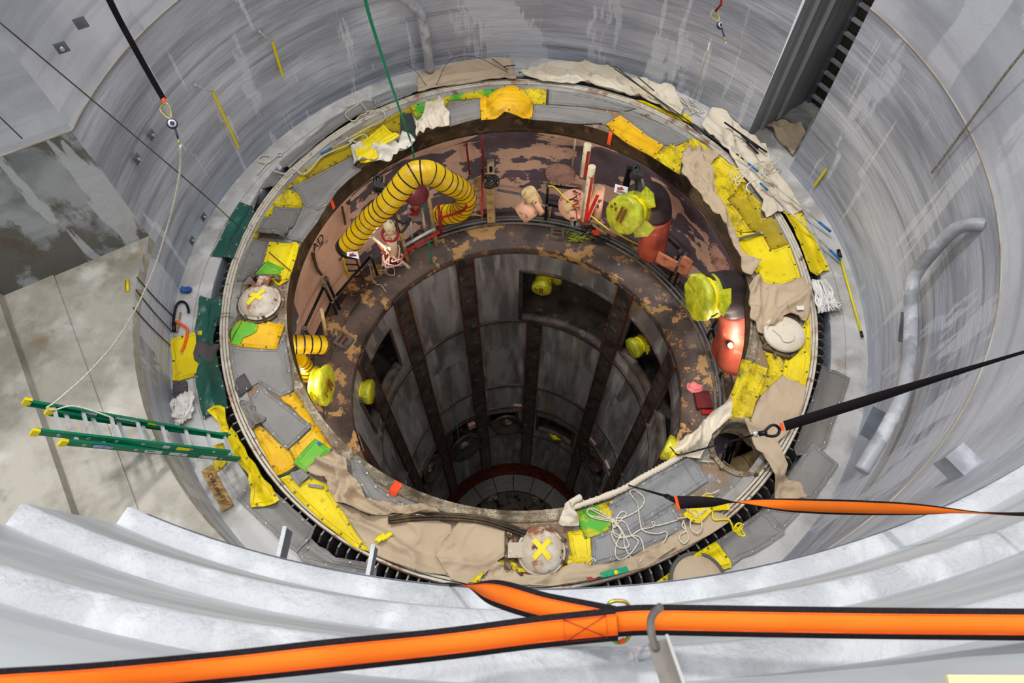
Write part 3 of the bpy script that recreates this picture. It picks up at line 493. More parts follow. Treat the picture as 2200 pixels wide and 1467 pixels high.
# ------------------------------------------------------------------ tarps and cloths on the annular plate and ledge
GY, GG, GB, GN_ = 'yellow tarps on the ring', 'grey tarps on the ring', 'beige cloths on the ring', 'green tarps over the gap'
Yc, Yo, Yd, Yl, Yg = 'yellow_clean', 'yellow_orange', 'yellow_dirty', 'yellow_olive', 'yellow_green'
CL = [
 ('dark green vinyl tarp over the gap on the upper left of the ring', 'A', [(960,188),(1080,225),(1135,300),(1010,540),(950,700),(880,865),(740,840),(620,820),(760,560)], 'green_vinyl', 1, .02, 1.2, GN_, {}),
 ('long dark green vinyl tarp over the gap left of the hatch with the upright cross', 'B', [(500,-22),(640,20),(755,-20),(740,170),(650,520),(690,620),(720,760),(780,1000),(830,1300),(600,1400),(550,1440),(480,1160),(440,940),(500,760),(430,390),(470,200)], 'green_vinyl', 1, .03, 1.3, GN_, {}),
 ('bright yellow tarp tucked under the rolled grey tarp on the left', 'A', [(1500,30),(1640,70),(1725,215),(1690,265),(1370,240),(1330,362),(1240,362),(1350,210)], Yd, 1, .006, 2, GY, {}),
 ('thin yellow tarp edge beside the rail at the rolled grey tarp', 'A', [(1195,440),(1215,520),(1165,620),(1110,612),(1150,500)], Yd, 1, .004, 2, GY, dict(grom=False)),
 ('worn grey sheet running from the upper left down to the yellow rectangle by the well', 'A', [(1590,0),(1700,-90),(2180,-30),(2010,190),(1880,420),(1770,560),(1700,665),(1500,610),(1600,470),(1720,215),(1650,60)], 'gray_vinyl', 1, .006, 1.5, GG, {}),
 ('grey tarp left of the yellow rectangle above the upright cross hatch', 'A', [(1120,620),(1320,655),(1240,910),(1130,1035),(1060,1060),(1000,1120),(925,1120),(955,960),(1040,760)], 'gray_brown_vinyl', 1, .006, 1.5, GG, {}),
 ('brown grey tarp with a curled lower edge on the left of the ring', 'A', [(1380,232),(1690,262),(1600,470),(1540,500),(1515,600),(1510,655),(1350,640),(1165,605),(1200,450),(1250,362),(1330,362)], 'gray_brown_vinyl', 3, .008, 1.5, GG, {}),
 ('flat yellow tarp rectangle beside the well above the upright cross hatch', 'A', [(1312,655),(1668,665),(1640,800),(1580,1000),(1530,1110),(1430,1180),(1290,1060),(1240,910)], Yc, 2, .006, 1.2, GY, {}),
 ('lime green tarp scrap on the yellow rectangle above the upright cross hatch', 'A', [(1290,880),(1490,960),(1420,1040),(1340,1045),(1250,1050),(1140,1035)], 'green_bright', 3, .012, 2.5, None, dict(grom=False)),
 ('yellow tarp with a green stained end just below the upright cross hatch', 'B', [(1010,245),(1120,275),(1300,275),(1492,315),(1440,460),(1385,612),(1100,585),(880,560),(830,510),(850,380),(930,290)], Yo, 2, .006, 1.2, GY, {}),
 ('large grey tarp sheet below the green stained yellow tarp', 'B', [(830,555),(1385,605),(1490,430),(1540,700),(1585,960),(1600,1085),(1440,1165),(1300,1090),(1180,1000),(1100,1050),(960,1170),(900,1000),(855,750)], 'gray_vinyl', 1, .006, 1.2, GG, {}),
 ('grey tarp with stitched borders and white eyelets on the lower left', 'C', [(640,100),(770,-110),(850,0),(1110,190),(1375,410),(1230,560),(1085,690),(1050,670),(790,400),(700,330),(600,230)], 'gray_vinyl', 3, .006, 1.2, GG, dict(gsp=.3)),
 ('square of dark grey cloth beside the rail above the crumpled scraps', 'B', [(1020,890),(1110,1050),(960,1170),(900,1060),(915,960)], 'dark_cloth', 2, .004, 2, None, dict(grom=False, hem=False)),
 ('narrow yellow tarp along the well on the lower left', 'C', [(1000,70),(1170,0),(1280,170),(1420,390),(1490,475),(1400,480),(1300,370),(1130,180),(1050,130)], Yo, 2, .006, 1.5, GY, {}),
 ('orange yellow tarp between the grey bordered tarp and the green square', 'C', [(1110,680),(1250,560),(1390,430),(1480,480),(1620,690),(1400,800),(1190,820)], Yo, 2, .012, 1.4, GY, {}),
 ('orange yellow tarp beside the rail on the lower left with purple specks', 'C', [(680,450),(770,410),(930,560),(1080,690),(1120,720),(1190,880),(1100,940),(965,1000),(870,850),(760,640)], Yo, 1, .012, 1.3, GY, {}),
 ('bright green and yellow square tarp with a blue tag on the lower left', 'C', [(1410,560),(1610,690),(1460,840),(1310,965),(1155,840),(1270,700)], 'green_bright', 3, .006, 1.5, None, dict(gsp=.2)),
 ('crumpled dark grey tarp scraps beside the rail', 'C', [(560,110),(720,180),(700,240),(820,320),(800,370),(690,450),(610,340),(560,250),(525,150)], 'gray_brown_vinyl', 4, .06, 3.2, None, dict(grom=False, rnd=2)),
 ('black tarp strip between two yellow tarps on the lower left', 'C', [(960,1000),(1190,890),(1220,910),(1000,1030)], 'black_vinyl', 1, .003, 2, None, dict(hem=False)),
 ('folded small grey tarp corner left of the pale crumpled cloth', 'C', [(1120,970),(1260,920),(1350,1000),(1220,1130),(1165,1060)], 'gray_vinyl', 3, .02, 2.5, GG, dict(gsp=.2)),
 ('large bright yellow tarp along the rail on the lower left', 'D', [(230,150),(340,105),(440,230),(600,140),(780,230),(870,380),(960,520),(1060,680),(1180,860),(1290,1020),(1100,960),(930,830),(760,690),(500,450),(350,290)], Yc, 1, .008, 1.5, GY, dict(gsp=.3)),
 ('twisted yellow tarp draped over the rail at the foot of the ladder', 'C', [(420,440),(490,520),(560,640),(640,770),(700,850),(800,1000),(900,1120),(990,1290),(960,1340),(800,1370),(650,1385),(655,1180),(640,1000),(520,850),(440,740),(365,590)], Yc, 3, .05, 1.6, GY, {}),
 ('gathered yellow tarp fan on the ledge above the ladder foot', 'C', [(145,240),(240,192),(310,190),(372,215),(380,330),(392,500),(300,495),(275,380),(215,300)], Yc, 3, .05, 2.4, GY, dict(gsp=.2)),
 ('yellow tarp lying under the foot of the ladder', 'C', [(200,640),(330,610),(370,850),(300,920),(230,960),(205,800)], Yd, 1, .01, 2, GY, {}),
 ('yellow tarp square on the ledge on the left beside the hook', 'B', [(165,475),(515,380),(515,500),(520,810),(510,900),(340,950),(170,1000),(160,700),(143,540)], Yc, 2, .006, 1.2, GY, {}),
 ('dark grey torn cloth lying over the yellow square and green tarp', 'B', [(455,505),(560,515),(630,555),(730,545),(690,640),(660,780),(640,910),(590,895),(510,790),(425,730),(412,650)], 'dark_cloth', 4, .006, 2, None, dict(hem=False, grom=False)),
 ('large grey tarp over the ledge below the ladder foot', 'D', [(-289,391),(-149,231),(50,290),(200,330),(430,540),(640,740),(600,850),(500,960),(430,1030),(250,900),(0,660)], 'gray_vinyl', 1, .02, 1.0, GG, {}),
 ('dark grey tarp at the bottom left between ledge and exposed fins', 'D', [(430,1040),(560,960),(600,850),(700,950),(900,1080),(1250,1150),(1390,1190),(1370,1310),(1100,1270),(760,1200),(500,1140)], 'gray_vinyl', 2, .035, 1.6, GG, {}),
 ('grey tarp strip along the well on the lower left under the beige cloth', 'D', [(1060,-100),(1180,-60),(1380,230),(1560,370),(1750,470),(1500,500),(1280,415),(1180,240),(1060,90)], 'gray_vinyl', 1, .006, 1.4, GG, dict(gsp=.25)),
 ('flat beige cloth sheet covering the lower left of the ring', 'D', [(900,440),(1120,520),(1280,600),(1480,580),(1900,600),(2250,700),(2300,1000),(2190,1290),(1900,1260),(1600,1160),(1290,1020),(1050,650)], 'beige_cloth', 2, .045, 1.0, GB, dict(grom=False, hem=False)),
 ('crumpled beige cloth twisted along the well edge on the lower left', 'D', [(555,60),(640,-10),(860,-110),(1030,-70),(1065,90),(1190,240),(1270,415),(1440,425),(1700,470),(1960,485),(2110,570),(1700,580),(1490,590),(1280,600),(1120,520),(960,470),(870,380),(780,170),(690,140)], 'beige_cloth', 4, .09, 2.0, GB, dict(grom=False, hem=False, rnd=2)),
 ('beige cloth diamond left of the rusty hatch nearest the camera', 'M', [(-130,620),(60,320),(160,210),(330,200),(570,290),(770,340),(775,480),(740,600),(600,690),(440,850),(240,960),(50,900)], 'beige_cloth', 4, .03, 1.2, GB, dict(grom=False, hem=False)),
 ('yellow tarp under the rusty hatch nearest the camera', 'M', [(600,680),(740,680),(900,760),(1300,760),(1330,620),(1480,625),(1500,700),(1715,690),(1700,745),(1480,760),(1200,820),(820,820)], Yd, 1, .02, 2, GY, {}),
 ('folded beige cloth strip below the rusty hatch nearest the camera', 'M', [(560,690),(700,740),(820,820),(1100,880),(1300,820),(1480,710),(1700,750),(1900,730),(2198,640),(2600,470),(2700,520),(2350,760),(2000,860),(1650,920),(1200,985),(700,990),(400,965),(500,800)], 'beige_cloth', 3, .05, 1.5, GB, dict(grom=False, hem=False)),
 ('triangular yellow tarp corner on the beige cloth near the orange strap', 'M', [(440,805),(380,945),(260,935),(330,880)], Yc, 6, .004, 2, GY, {}),
 ('yellow tarp rectangle right of the rusty hatch nearest the camera', 'M', [(1420,335),(1590,318),(1690,400),(1715,690),(1500,700),(1450,520)], Yc, 2, .006, 1.5, GY, dict(grom=False)),
 ('green and yellow mottled tarp below the knotted cloth', 'K', [(400,660),(620,590),(860,520),(845,700),(842,850),(700,920),(530,978),(490,860)], Yg, 3, .006, 1.5, None, {}),
 ('grey tarp sheet with black scuffs along the wrapped well edge', 'K', [(730,585),(1060,400),(1380,200),(1750,10),(1850,60),(1990,290),(1720,470),(1400,670),(1060,880),(960,900),(840,740)], 'gray_blue_vinyl', 3, .004, 1.0, GG, dict(gsp=.5)),
 ('layered grey tarps under the coiled white rope', 'K', [(600,960),(860,850),(1060,860),(1560,570),(1640,700),(1690,850),(1500,950),(1300,1060),(1100,1160),(850,1240),(620,1300)], 'gray_blue_vinyl', 2, .012, 1.5, GG, dict(gsp=.35)),
 ('beige sheet under the rope at the lower right rail', 'K', [(1000,1240),(1250,1080),(1500,960),(1700,840),(1800,800),(2040,640),(2198,700),(2260,760),(2000,930),(1700,1080),(1300,1280),(1050,1330)], 'beige_cloth', 2, .015, 1.5, GB, dict(grom=False, hem=False)),
 ('crumpled yellow tarp with white cord left of the twisted orange strap', 'K', [(1680,690),(1790,580),(1900,470),(1990,440),(2060,490),(2198,540),(2240,640),(2040,640),(1960,720),(1880,800),(1800,790)], Yc, 4, .035, 2.6, GY, {}),
 ('beige tarp square between the open manhole and the rail', 'J', [(1215,138),(1480,290),(1440,500),(1340,740),(1240,860),(1120,960),(1000,880),(850,700),(840,680),(900,500),(960,380)], 'beige_cloth', 3, .02, 1.0, GB, dict(grom=False, hem=False)),
 ('worn yellow tarp beside the well above the open manhole', 'J', [(740,-50),(900,10),(1040,60),(990,260),(900,460),(830,710),(700,690),(570,650),(560,450),(640,280)], Yd, 2, .006, 1.2, GY, {}),
 ('scuffed yellow tarp between the covered hatch and the beige square', 'J', [(1000,-130),(1180,-100),(1250,60),(1200,150),(940,400),(900,420),(1060,60)], Yd, 1, .008, 1.5, GY, {}),
 ('glossy yellow tarp beside the rail below the covered hatch', 'J', [(1250,-60),(1420,-230),(1540,-90),(1535,60),(1485,275),(1350,240),(1215,138)], Yc, 2, .02, 1.8, GY, {}),
 ('yellow tarp edge between the covered hatch and the rail', 'I', [(1190,500),(1215,760),(1215,1000),(1060,1060),(980,1030),(1100,800),(1120,680)], Yc, 1, .02, 1.8, GY, {}),
 ('beige coverall cloth spread over the right of the ring with a grey label', 'I', [(480,200),(560,80),(700,160),(860,190),(1000,140),(1110,112),(1170,300),(1190,460),(1150,640),(1040,580),(960,540),(850,600),(870,700),(690,700),(660,790),(590,740),(550,640),(490,600),(470,400)], 'beige_cloth', 3, .06, 1.5, GB, dict(grom=False, hem=False)),
 ('long worn yellow tarp beside the beige cloth on the upper right', 'H', [(560,20),(660,0),(900,100),(960,240),(780,370),(900,500),(1050,720),(1180,740),(1000,760),(850,750),(780,600),(700,450),(610,290)], Yd, 2, .01, 1.4, GY, {}),
 ('bright yellow tarp strip along the rail on the upper right', 'H', [(700,-60),(830,0),(1000,210),(1190,440),(1180,600),(1050,500),(960,240),(850,120)], Yd, 1, .015, 1.4, GY, {}),
 ('olive yellow tarp with a stitched hem on the upper right', 'H', [(960,240),(1060,330),(1190,600),(1330,590),(1410,740),(1500,905),(1290,970),(1200,790),(1050,720),(900,500),(790,380)], Yl, 3, .018, 1.6, GY, {}),
 ('large clean yellow tarp on the right above the beige coverall', 'H', [(850,750),(1190,770),(1290,970),(1500,900),(1590,1100),(1650,1320),(1500,1370),(1380,1400),(1180,1340),(1060,1120),(920,960)], Yc, 1, .014, 1.4, GY, {}),
 ('long beige cloth trailing down the well edge on the upper right', 'H', [(251,-169),(340,-199),(480,-190),(691,-139),(561,-9),(600,100),(640,380),(790,570),(860,780),(950,990),(1160,1140),(1060,1290),(960,1230),(900,1000),(750,720),(560,460),(380,260),(230,90)], 'beige_cloth', 4, .06, 1.8, GB, dict(grom=False, hem=False, rnd=1)),
 ('dirty yellow tarp strip with a green tinged end beside the top right orange mark', 'G', [(335,705),(420,645),(510,590),(680,720),(850,850),(1020,945),(960,1020),(900,1090),(600,930),(440,810)], Yo, 3, .008, 1.4, GY, {}),
 ('dirty yellow tarp under the beige cloth at the upper right', 'G', [(900,1090),(1010,1000),(1120,922),(1165,962),(1340,870),(1420,940),(1500,1010),(1250,1040),(1210,1290),(1050,1190)], Yd, 2, .008, 1.4, GY, {}),
 ('shaded yellow tarp tucked along the rail at the upper right', 'G', [(1340,850),(1500,950),(1660,1070),(1900,1240),(1990,1400),(1880,1400),(1550,1200),(1680,1070),(1420,1000)], Yc, 1, .02, 1.4, GY, dict(grom=False)),
 ('grey tarp with paint specks right of the yellow bundle at the top', 'F', [(1680,572),(1940,585),(2200,610),(2560,665),(2650,740),(2560,815),(2200,800),(1900,770),(1660,752)], 'gray_vinyl', 2, .005, 1.0, GG, {}),
 ('grey tarp behind the dirty yellow strip at the top right', 'G', [(500,530),(800,620),(1100,740),(1330,880),(1160,950),(1020,940),(850,850),(680,720),(510,600)], 'gray_vinyl', 1, .005, 1.0, GG, dict(grom=False)),
 ('grey tarp sheet behind the speckled one along the rail at the top', 'F', [(1860,400),(2200,440),(2500,500),(2900,620),(2700,660),(2300,600),(1860,570)], 'gray_vinyl', 1, .004, 1.0, GG, dict(grom=False)),
 ('yellow tarp right of the bundle at the top with a black end', 'F', [(1380,385),(1640,385),(1860,392),(1850,575),(1720,572),(1600,560),(1500,500)], Yd, 2, .006, 1.5, GY, {}),
 ('yellow tarp bundled over the covered hatch at the top of the ring', 'F', [(1060,490),(1220,440),(1380,385),(1480,430),(1600,560),(1680,570),(1660,750),(1500,740),(1340,725),(1190,760),(1070,765),(1050,570)], Yo, 4, .02, 2.2, GY, {}),
 ('flat grey tarp left of the yellow bundle at the top', 'F', [(645,612),(830,555),(1010,505),(1095,530),(1050,570),(1062,735),(880,780),(690,835)], 'gray_vinyl', 3, .008, 1.2, GG, dict(grom=False)),
 ('green splashed yellow tarp strip along the rail at the top', 'F', [(230,585),(400,540),(620,490),(850,440),(1060,400),(1380,380),(1240,430),(1080,500),(1010,500),(680,530),(640,610),(520,560),(380,680),(300,742)], Yg, 1, .006, 1.5, GY, {}),
 ('crumpled beige rag between the grey tarp and the green rope at the top', 'F', [(520,555),(640,590),(640,700),(690,710),(690,840),(500,900),(300,970),(290,820),(380,700)], 'cream_canvas', 4, .07, 2.2, GB, dict(grom=False, hem=False, rnd=1)),
 ('dark green grey tarp under the green rope', 'E', [(1760,350),(1890,345),(1930,480),(1950,640),(1830,690),(1700,720),(1750,640),(1760,560)], 'black_vinyl', 2, .008, 1.5, None, dict(hem=False)),
 ('dirty yellow tarp behind the silver pole at the upper left', 'E', [(1170,600),(1320,520),(1460,440),(1700,340),(1880,270),(1900,345),(1760,352),(1760,570),(1640,560),(1500,620),(1300,690),(1140,700)], Yl, 1, .01, 1.5, GY, {}),
 ('long dirty yellow tarp along the rail left of the silver pole', 'E', [(400,1240),(600,1040),(830,850),(1000,740),(1140,690),(1220,760),(1200,840),(900,1000),(500,1212),(430,1240)], Yl, 1, .008, 1.2, GY, {}),
 ('bright folded yellow tarp on the white cloth at the upper left', 'E', [(1555,495),(1750,630),(1620,710),(1480,790),(1505,870),(1430,920),(1350,955),(1285,940),(1240,850),(1225,760),(1300,700),(1380,640)], Yc, 15, .03, 1.6, GY, dict(gsp=.18)),
 ('big grey tarp along the well at the upper left', 'E', [(490,1215),(830,1040),(1180,860),(1230,980),(1300,1015),(1150,1130),(1000,1280),(900,1430),(780,1500),(620,1430),(580,1340)], 'gray_vinyl', 2, .008, 1.0, GG, {}),
 ('white cloth bag spilling over the well edge at the upper left', 'E', [(1225,760),(1200,860),(1215,980),(1310,1005),(1400,975),(1550,985),(1740,880),(1870,760),(1938,670),(1880,620),(1800,640),(1730,720),(1620,710),(1500,800),(1380,800)], 'white_cloth', 4, .08, 1.8, None, dict(grom=False, hem=False, rnd=1)),
 ('row of grey tarps over the gap at the upper left', 'E', [(335,930),(600,720),(880,460),(1140,310),(1340,200),(1500,190),(1480,290),(1150,440),(800,700),(600,870),(450,1000),(390,990)], 'gray_vinyl', 1, .02, 1.5, GG, {}),
 ('grey tarp crossed by the green rope outside the rail', 'E', [(1420,170),(1650,90),(1950,10),(1965,100),(1800,160),(1640,220),(1480,285)], 'gray_blue_vinyl', 2, .03, 2, GG, {}),
 ('grey tarp along the gap at the left above the dark green one', 'A', [(1200,20),(1370,0),(1480,-150),(1400,-230),(1250,-60),(1090,210),(1130,280)], 'gray_vinyl', 1, .006, 1.2, GG, {}),
 ('tan dust sheet on the ledge at the top of the ring', 'F', [(310,235),(500,190),(700,110),(910,65),(1160,45),(1405,35),(1440,150),(1480,275),(1200,290),(900,325),(620,370),(320,440)], 'beige_cloth', 2, .02, 1.2, GB, dict(grom=False, hem=False)),
 ('cream canvas sheet on the ledge from the top to the right', 'G', [(-700,140),(-560,30),(-300,20),(0,20),(250,30),(430,50),(560,150),(760,160),(900,210),(1130,310),(1200,400),(1250,520),(1210,630),(1000,530),(800,430),(500,350),(250,280),(0,230),(-400,210)], 'cream_canvas', 2, .05, 1.3, GB, dict(grom=False, hem=False)),
 ('cream canvas sheet draped over the rail at the upper right beside the blue poles', 'N', [(-60,60),(60,130),(250,260),(430,450),(560,520),(605,620),(600,700),(800,980),(1020,1290),(900,1330),(700,1310),(570,1385),(510,1290),(530,1180),(400,980),(290,860),(120,600),(-60,430),(-200,300)], 'cream_canvas', 3, .04, 1.6, GB, dict(grom=False, hem=False)),
 ('yellow tarp just outside the rail at the upper right', 'G', [(690,410),(790,430),(1000,520),(1250,560),(1330,600),(1400,720),(1200,640),(900,500)], Yc, 1, .006, 1.4, GY, dict(grom=False)),
 ('bright yellow tarp outside the rail on the right under the blue pole', 'H', [(1430,540),(1560,560),(1650,540),(1720,690),(1790,830),(1990,1210),(1900,1240),(1830,1290),(1750,1250),(1690,1050),(1560,720)], Yc, 2, .035, 1.3, GY, {}),
 ('grey tarp outside the rail below the yellow pole', 'J', [(1680,20),(1850,90),(2010,180),(1930,430),(1830,680),(1720,1000),(1640,1060),(1500,1080),(1380,1090),(1350,1000),(1480,650),(1600,300)], 'gray_brown_vinyl', 1, .015, 1.0, GG, {}),
 ('rectangular grey tarp on the ledge right of the open manhole', 'J', [(1570,930),(1720,1060),(1880,1190),(1730,1410),(1580,1619),(1250,1619),(1090,1560),(1230,1390),(1400,1150)], 'gray_vinyl', 3, .006, .8, GG, dict(gsp=.35)),
 ('grey tarp under the orange strap at the lower right', 'L', [(940,640),(1100,600),(1440,650),(1340,760),(1225,880),(1150,830),(1040,720)], 'gray_vinyl', 1, .006, 1.2, GG, {}),
 ('bordered grey tarp on the ledge beside the yellow cord at the lower right', 'L', [(430,1000),(700,820),(960,640),(1050,700),(1150,830),(1240,900),(1070,1040),(880,1150),(740,1200),(600,1300),(500,1160),(455,1060)], 'gray_vinyl', 2, .022, 1.2, GG, dict(gsp=.35)),
 ('yellow tarp on the ledge at the bottom right beside the round beige cover', 'L', [(-300,1500),(0,1290),(200,1140),(430,1000),(470,1060),(560,1180),(615,1310),(480,1340),(380,1450),(0,1600)], Yc, 3, .03, 1.3, GY, {}),
 ('beige cloth in the bottom of the guide niche', 'N', [(560,285),(690,230),(770,195),(900,280),(1030,370),(960,520),(890,630),(720,450)], 'beige_cloth', 2, .06, 1.6, None, dict(grom=False, hem=False, gfun=lambda x, y: -.3)),
 ('grey tarp in the bottom of the guide niche', 'N', [(650,170),(880,40),(990,80),(1110,190),(1040,360),(900,280),(770,195),(690,230)], 'gray_blue_vinyl', 1, .04, 1.8, None, dict(gfun=lambda x, y: -.3)),
 ('dark green tarp at the back of the guide niche', 'N', [(530,260),(640,120),(860,10),(900,60),(650,180),(640,240)], 'green_vinyl', 1, .05, 1.8, None, dict(gfun=lambda x, y: -.3, grom=False)),
]
GC = {}
for l_ in CL:
    if l_[7]: GC[l_[7]] = GC.get(l_[7], 0) + 1
hb = HZ(1095, 222, .1)
for lab, k, pts, m, layer, amp, fr, grp, kw in CL:
    kw = dict(kw)
    if 'bundled over' in lab: kw['bulge'] = [(hb.x, hb.y, .48, .24)]
    if 'curled lower edge' in lab:
        q1, q2 = [GP(u, v, .05) for u, v in X('A', [(1200, 590), (1490, 625)])]; kw['bulge'] = [(q1.x + (q2.x - q1.x) * j / 7, q1.y + (q2.y - q1.y) * j / 7, .11, .10) for j in range(8)]
    if 'coverall' in lab:
        q = GP(1688, 715, .1); kw['bulge'] = [(q.x, q.y + .15, .35, .10)]
    cloth('cloth' if 'cloth' in m or 'canvas' in m else 'tarp', lab, k, pts, m, layer, amp, fr, cat='cloth' if 'cloth' in m or 'canvas' in m else 'tarp', group=grp, **kw)
def patch(parent_label, name, k, pts, m, h, label=None):
    par = [o for o in S.objects if o.get('label') == parent_label][0]
    b = MB(); z = h; P_ = [GP(u, v, z) for u, v in X(k, pts)]
    a = [b.b.verts.new(p) for p in P_]; b.face(a); o = b.build(name, m, par)
    if label: o['label'] = label
    return o
patch('yellow tarp with a green stained end just below the upright cross hatch', 'green_stain', 'B', [(930,295),(1035,262),(1180,320),(1150,400),(1080,440),(1000,470),(960,555),(870,540),(850,500),(860,390)], 'green_bright', .046, 'green stain')
patch('beige coverall cloth spread over the right of the ring with a grey label', 'cloth_label', 'I', [(1048,425),(1138,420),(1142,470),(1058,472)], 'label_white', .125, 'silver grey label')
patch('bright green and yellow square tarp with a blue tag on the lower left', 'blue_tag', 'C', [(1430,605),(1470,595),(1495,625),(1460,645)], 'blue_cloth', .055, 'pale blue tag')
patch('yellow tarp right of the bundle at the top with a black end', 'black_band', 'F', [(1838,392),(1862,392),(1852,575),(1826,572)], 'black_vinyl', .04, 'black end strip')
# tool strap on the yellow tarp at the right
t = tag(MB().bar(GP(1584, 514, .07), GP(1637, 500, .07), .05, .012).build('webbing_strap', 'hem'), 'short dark grey strap with metal ends lying on the clean yellow tarp', 'strap')
for q in ((1584, 514), (1637, 500)):
    b = MB(); p = GP(*q, .075); b.lathe([(.012, 0), (.032, 0), (.032, .014), (.012, .014)], p, seg=12); b.build('end_ring', 'steel', t)
t = tag(MB().bar(GP(*X('C', [(1330, 1108)])[0], .05), GP(*X('C', [(1510, 1135)])[0], .05), .045, .004).build('tape_strip', 'gray_vinyl'), 'grey tape strip stuck on the large bright yellow tarp', 'tape')

# ------------------------------------------------------------------ hatches
def hatch(px, rad, lab, m, hdir, tape=None, dome=.16):
    c = GP(*px, .12); c.z = 0; t = thing('hatch_cover', lab, 'hatch', c, 'round hatches in the ring')
    b = MB(); b.lathe([(rad + .05, 0), (rad + .05, .05), (rad - .02, .05), (rad - .02, .0)], c, seg=40, smooth=False); b.build('seat_ring', 'rusty_steel', t)
    b = MB(); pr = [(rad, .06), (rad + .012, .085), (rad - .01, .105)] + [(rad * math.cos(q * math.pi / 2 / 8) * .95, .10 + dome * math.sin(q * math.pi / 2 / 8)) for q in range(9)]
    pr[-1] = (0.001, .10 + dome); b.lathe(pr, c, seg=40); b.build('dome', m, t)
    h = V(hdir).normalized(); s = V((-h.y, h.x, 0))
    b = MB(); b.bar(c + h * (rad * .7) + V((0, 0, .17)), c + h * (rad + .14) + V((0, 0, .13)), .20, .035); b.build('hinge_plate', 'hatch_cast', t)
    b = MB(); b.tube([c + h * (rad + .15) + s * .25 + V((0, 0, .13)), c + h * (rad + .15) - s * .25 + V((0, 0, .13))], .028, 10); pin = b.build('hinge_pin', 'rusty_steel', t)
    for q in (-1, 1):
        b = MB(); b.bar(c + h * (rad + .12) + s * q * .2 + V((0, 0, 0)), c + h * (rad + .12) + s * q * .2 + V((0, 0, .17)), .05, .09); b.build('hinge_lug', 'rusty_steel', t)
        b = MB(); b.tube([c + h * (rad + .02) + s * q * .27 + V((0, 0, .02)), c + h * (rad - .06) + s * q * .31 + V((0, 0, .13))], .022, 8); b.build('clamp_bolt', 'rusty_steel', t)
    for q in (-.45, .45):
        d = (-h * math.cos(q) + s * math.sin(q)); b = MB(); b.tube([c + d * (rad + .05) + V((0, 0, .03)), c + d * (rad - .02) + V((0, 0, .13))], .026, 8); b.build('clamp_bolt', 'rusty_steel', t)
    if tape:
        for a, ln in tape:
            d = V((math.cos(R(a)), math.sin(R(a)), 0)); n_ = V((-d.y, d.x, 0)); b = MB(); prev = None
            for i in range(9):
                x = (i / 8 - .5) * ln; vv = []
                for w_ in (-.035, .035):
                    p = d * x + n_ * w_; rr = min(p.length / (rad * .95), .99); z = .105 + dome * math.sqrt(1 - rr * rr) + .006; vv.append(b.b.verts.new(c + p + V((0, 0, z))))
                if prev: b.face((prev[0], vv[0], vv[1], prev[1]))
                prev = vv
            o = b.build('tape_strip', 'tape_yellow', t); o['label'] = 'bright yellow tape strip'
    return t
hatch((556, 646), .34, 'rusty cream domed hatch with an upright yellow tape cross on the left of the ring', 'hatch_cast', (.05, 1, 0), [(50, .36), (-25, .22)])
hatch((1163, 1183), .325, 'rusty grey domed hatch marked with a yellow tape X nearest the camera', 'hatch_cast', (-1, 0, 0), [(48, .33), (-50, .33)])
c = GP(1686, 716, .14); c.z = 0
t = thing('hatch_cover', 'round hatch covered in beige cloth with a cord on the right of the ring', 'hatch', c, 'round hatches in the ring')
b = MB(); b.lathe([(.36, 0), (.36, .05), (.33, .06), (.33, .1)], c, seg=36, smooth=False); b.build('seat_ring', 'rusty_steel', t)
b = MB(); b.lathe([(.325, .05), (.33, .13), (.31, .155), (.15, .165), (.001, .16)], c, seg=36); o = b.build('cloth_wrap', 'cream_canvas', t); o['label'] = 'beige cloth stretched over the lid'
b = MB(); b.tube(smooth([HZ(u, v, .18) for u, v in X('I', [(770, 700), (860, 780), (900, 840), (960, 850), (1020, 820), (1030, 780)])], 5), .008, 6); b.build('cord', 'rope_white', t)
for q in ((1640, 745, 1695, 770), (1695, 770, 1712, 755), (1640, 745, 1650, 735), (1666, 768, 1664, 755)):
    b = MB(); b.tube([GP(q[0], q[1], .06), GP(q[2], q[3], .07)], .022, 8); b.build('bracket_bar', 'rusty_steel', t)
# open manhole
t = thing('manhole', 'open round manhole with a rusty collar on the lower right of the ring', 'manhole', (HM.x, HM.y, 0), 'round hatches in the ring')
b = MB(); b.lathe([(.46, 0), (.46, .035), (.41, .045), (.385, .03), (.375, -.02), (.375, -.42), (.40, -.42)], (HM.x, HM.y, 0), seg=48, smooth=False); b.build('collar', 'flange_speckle', t)
for a in (150, 175, 200, 225, 290, 310):
    p = pol(.47, a); p = V((HM.x + p.x, HM.y + p.y, .03)); b = MB(); b.tube([p, p + V((0, 0, .05))], .03, 6); b.build('bolt', 'rusty_steel', t)
for (a, b_) in (((1553, 990), (1595, 1022)), ((1580, 925), (1612, 958))):
    b = MB(); b.tube([HZ(*a, -.35), HZ(*b_, -.35)], .02, 6); b.build('brace_bar', 'rusty_steel', t)
b = MB(); b.tube([HZ(1503, 990, .05), HZ(1534, 992, .06)], .012, 6); b.build('lock_pin', 'cream_paint', t)
t = thing('tan_pipe', 'rusty tan pipe seen through the open manhole', 'pipe', HZ(1600, 1000, -1.5)); b = MB(); b.tube([HZ(1555, 1020, -1.5), HZ(1680, 970, -1.5)], .2, 16); b.build('pipe_body', 'tan_paint', t)
for q in (.35, .6):
    p = HZ(1555, 1020, -1.5).lerp(HZ(1680, 970, -1.5), q); d = (HZ(1680, 970, -1.5) - HZ(1555, 1020, -1.5)).normalized(); b = MB(); b.lathe([(.201, -.008), (.206, 0), (.201, .008)], p, d, 20); b.build('band', 'hem', t)
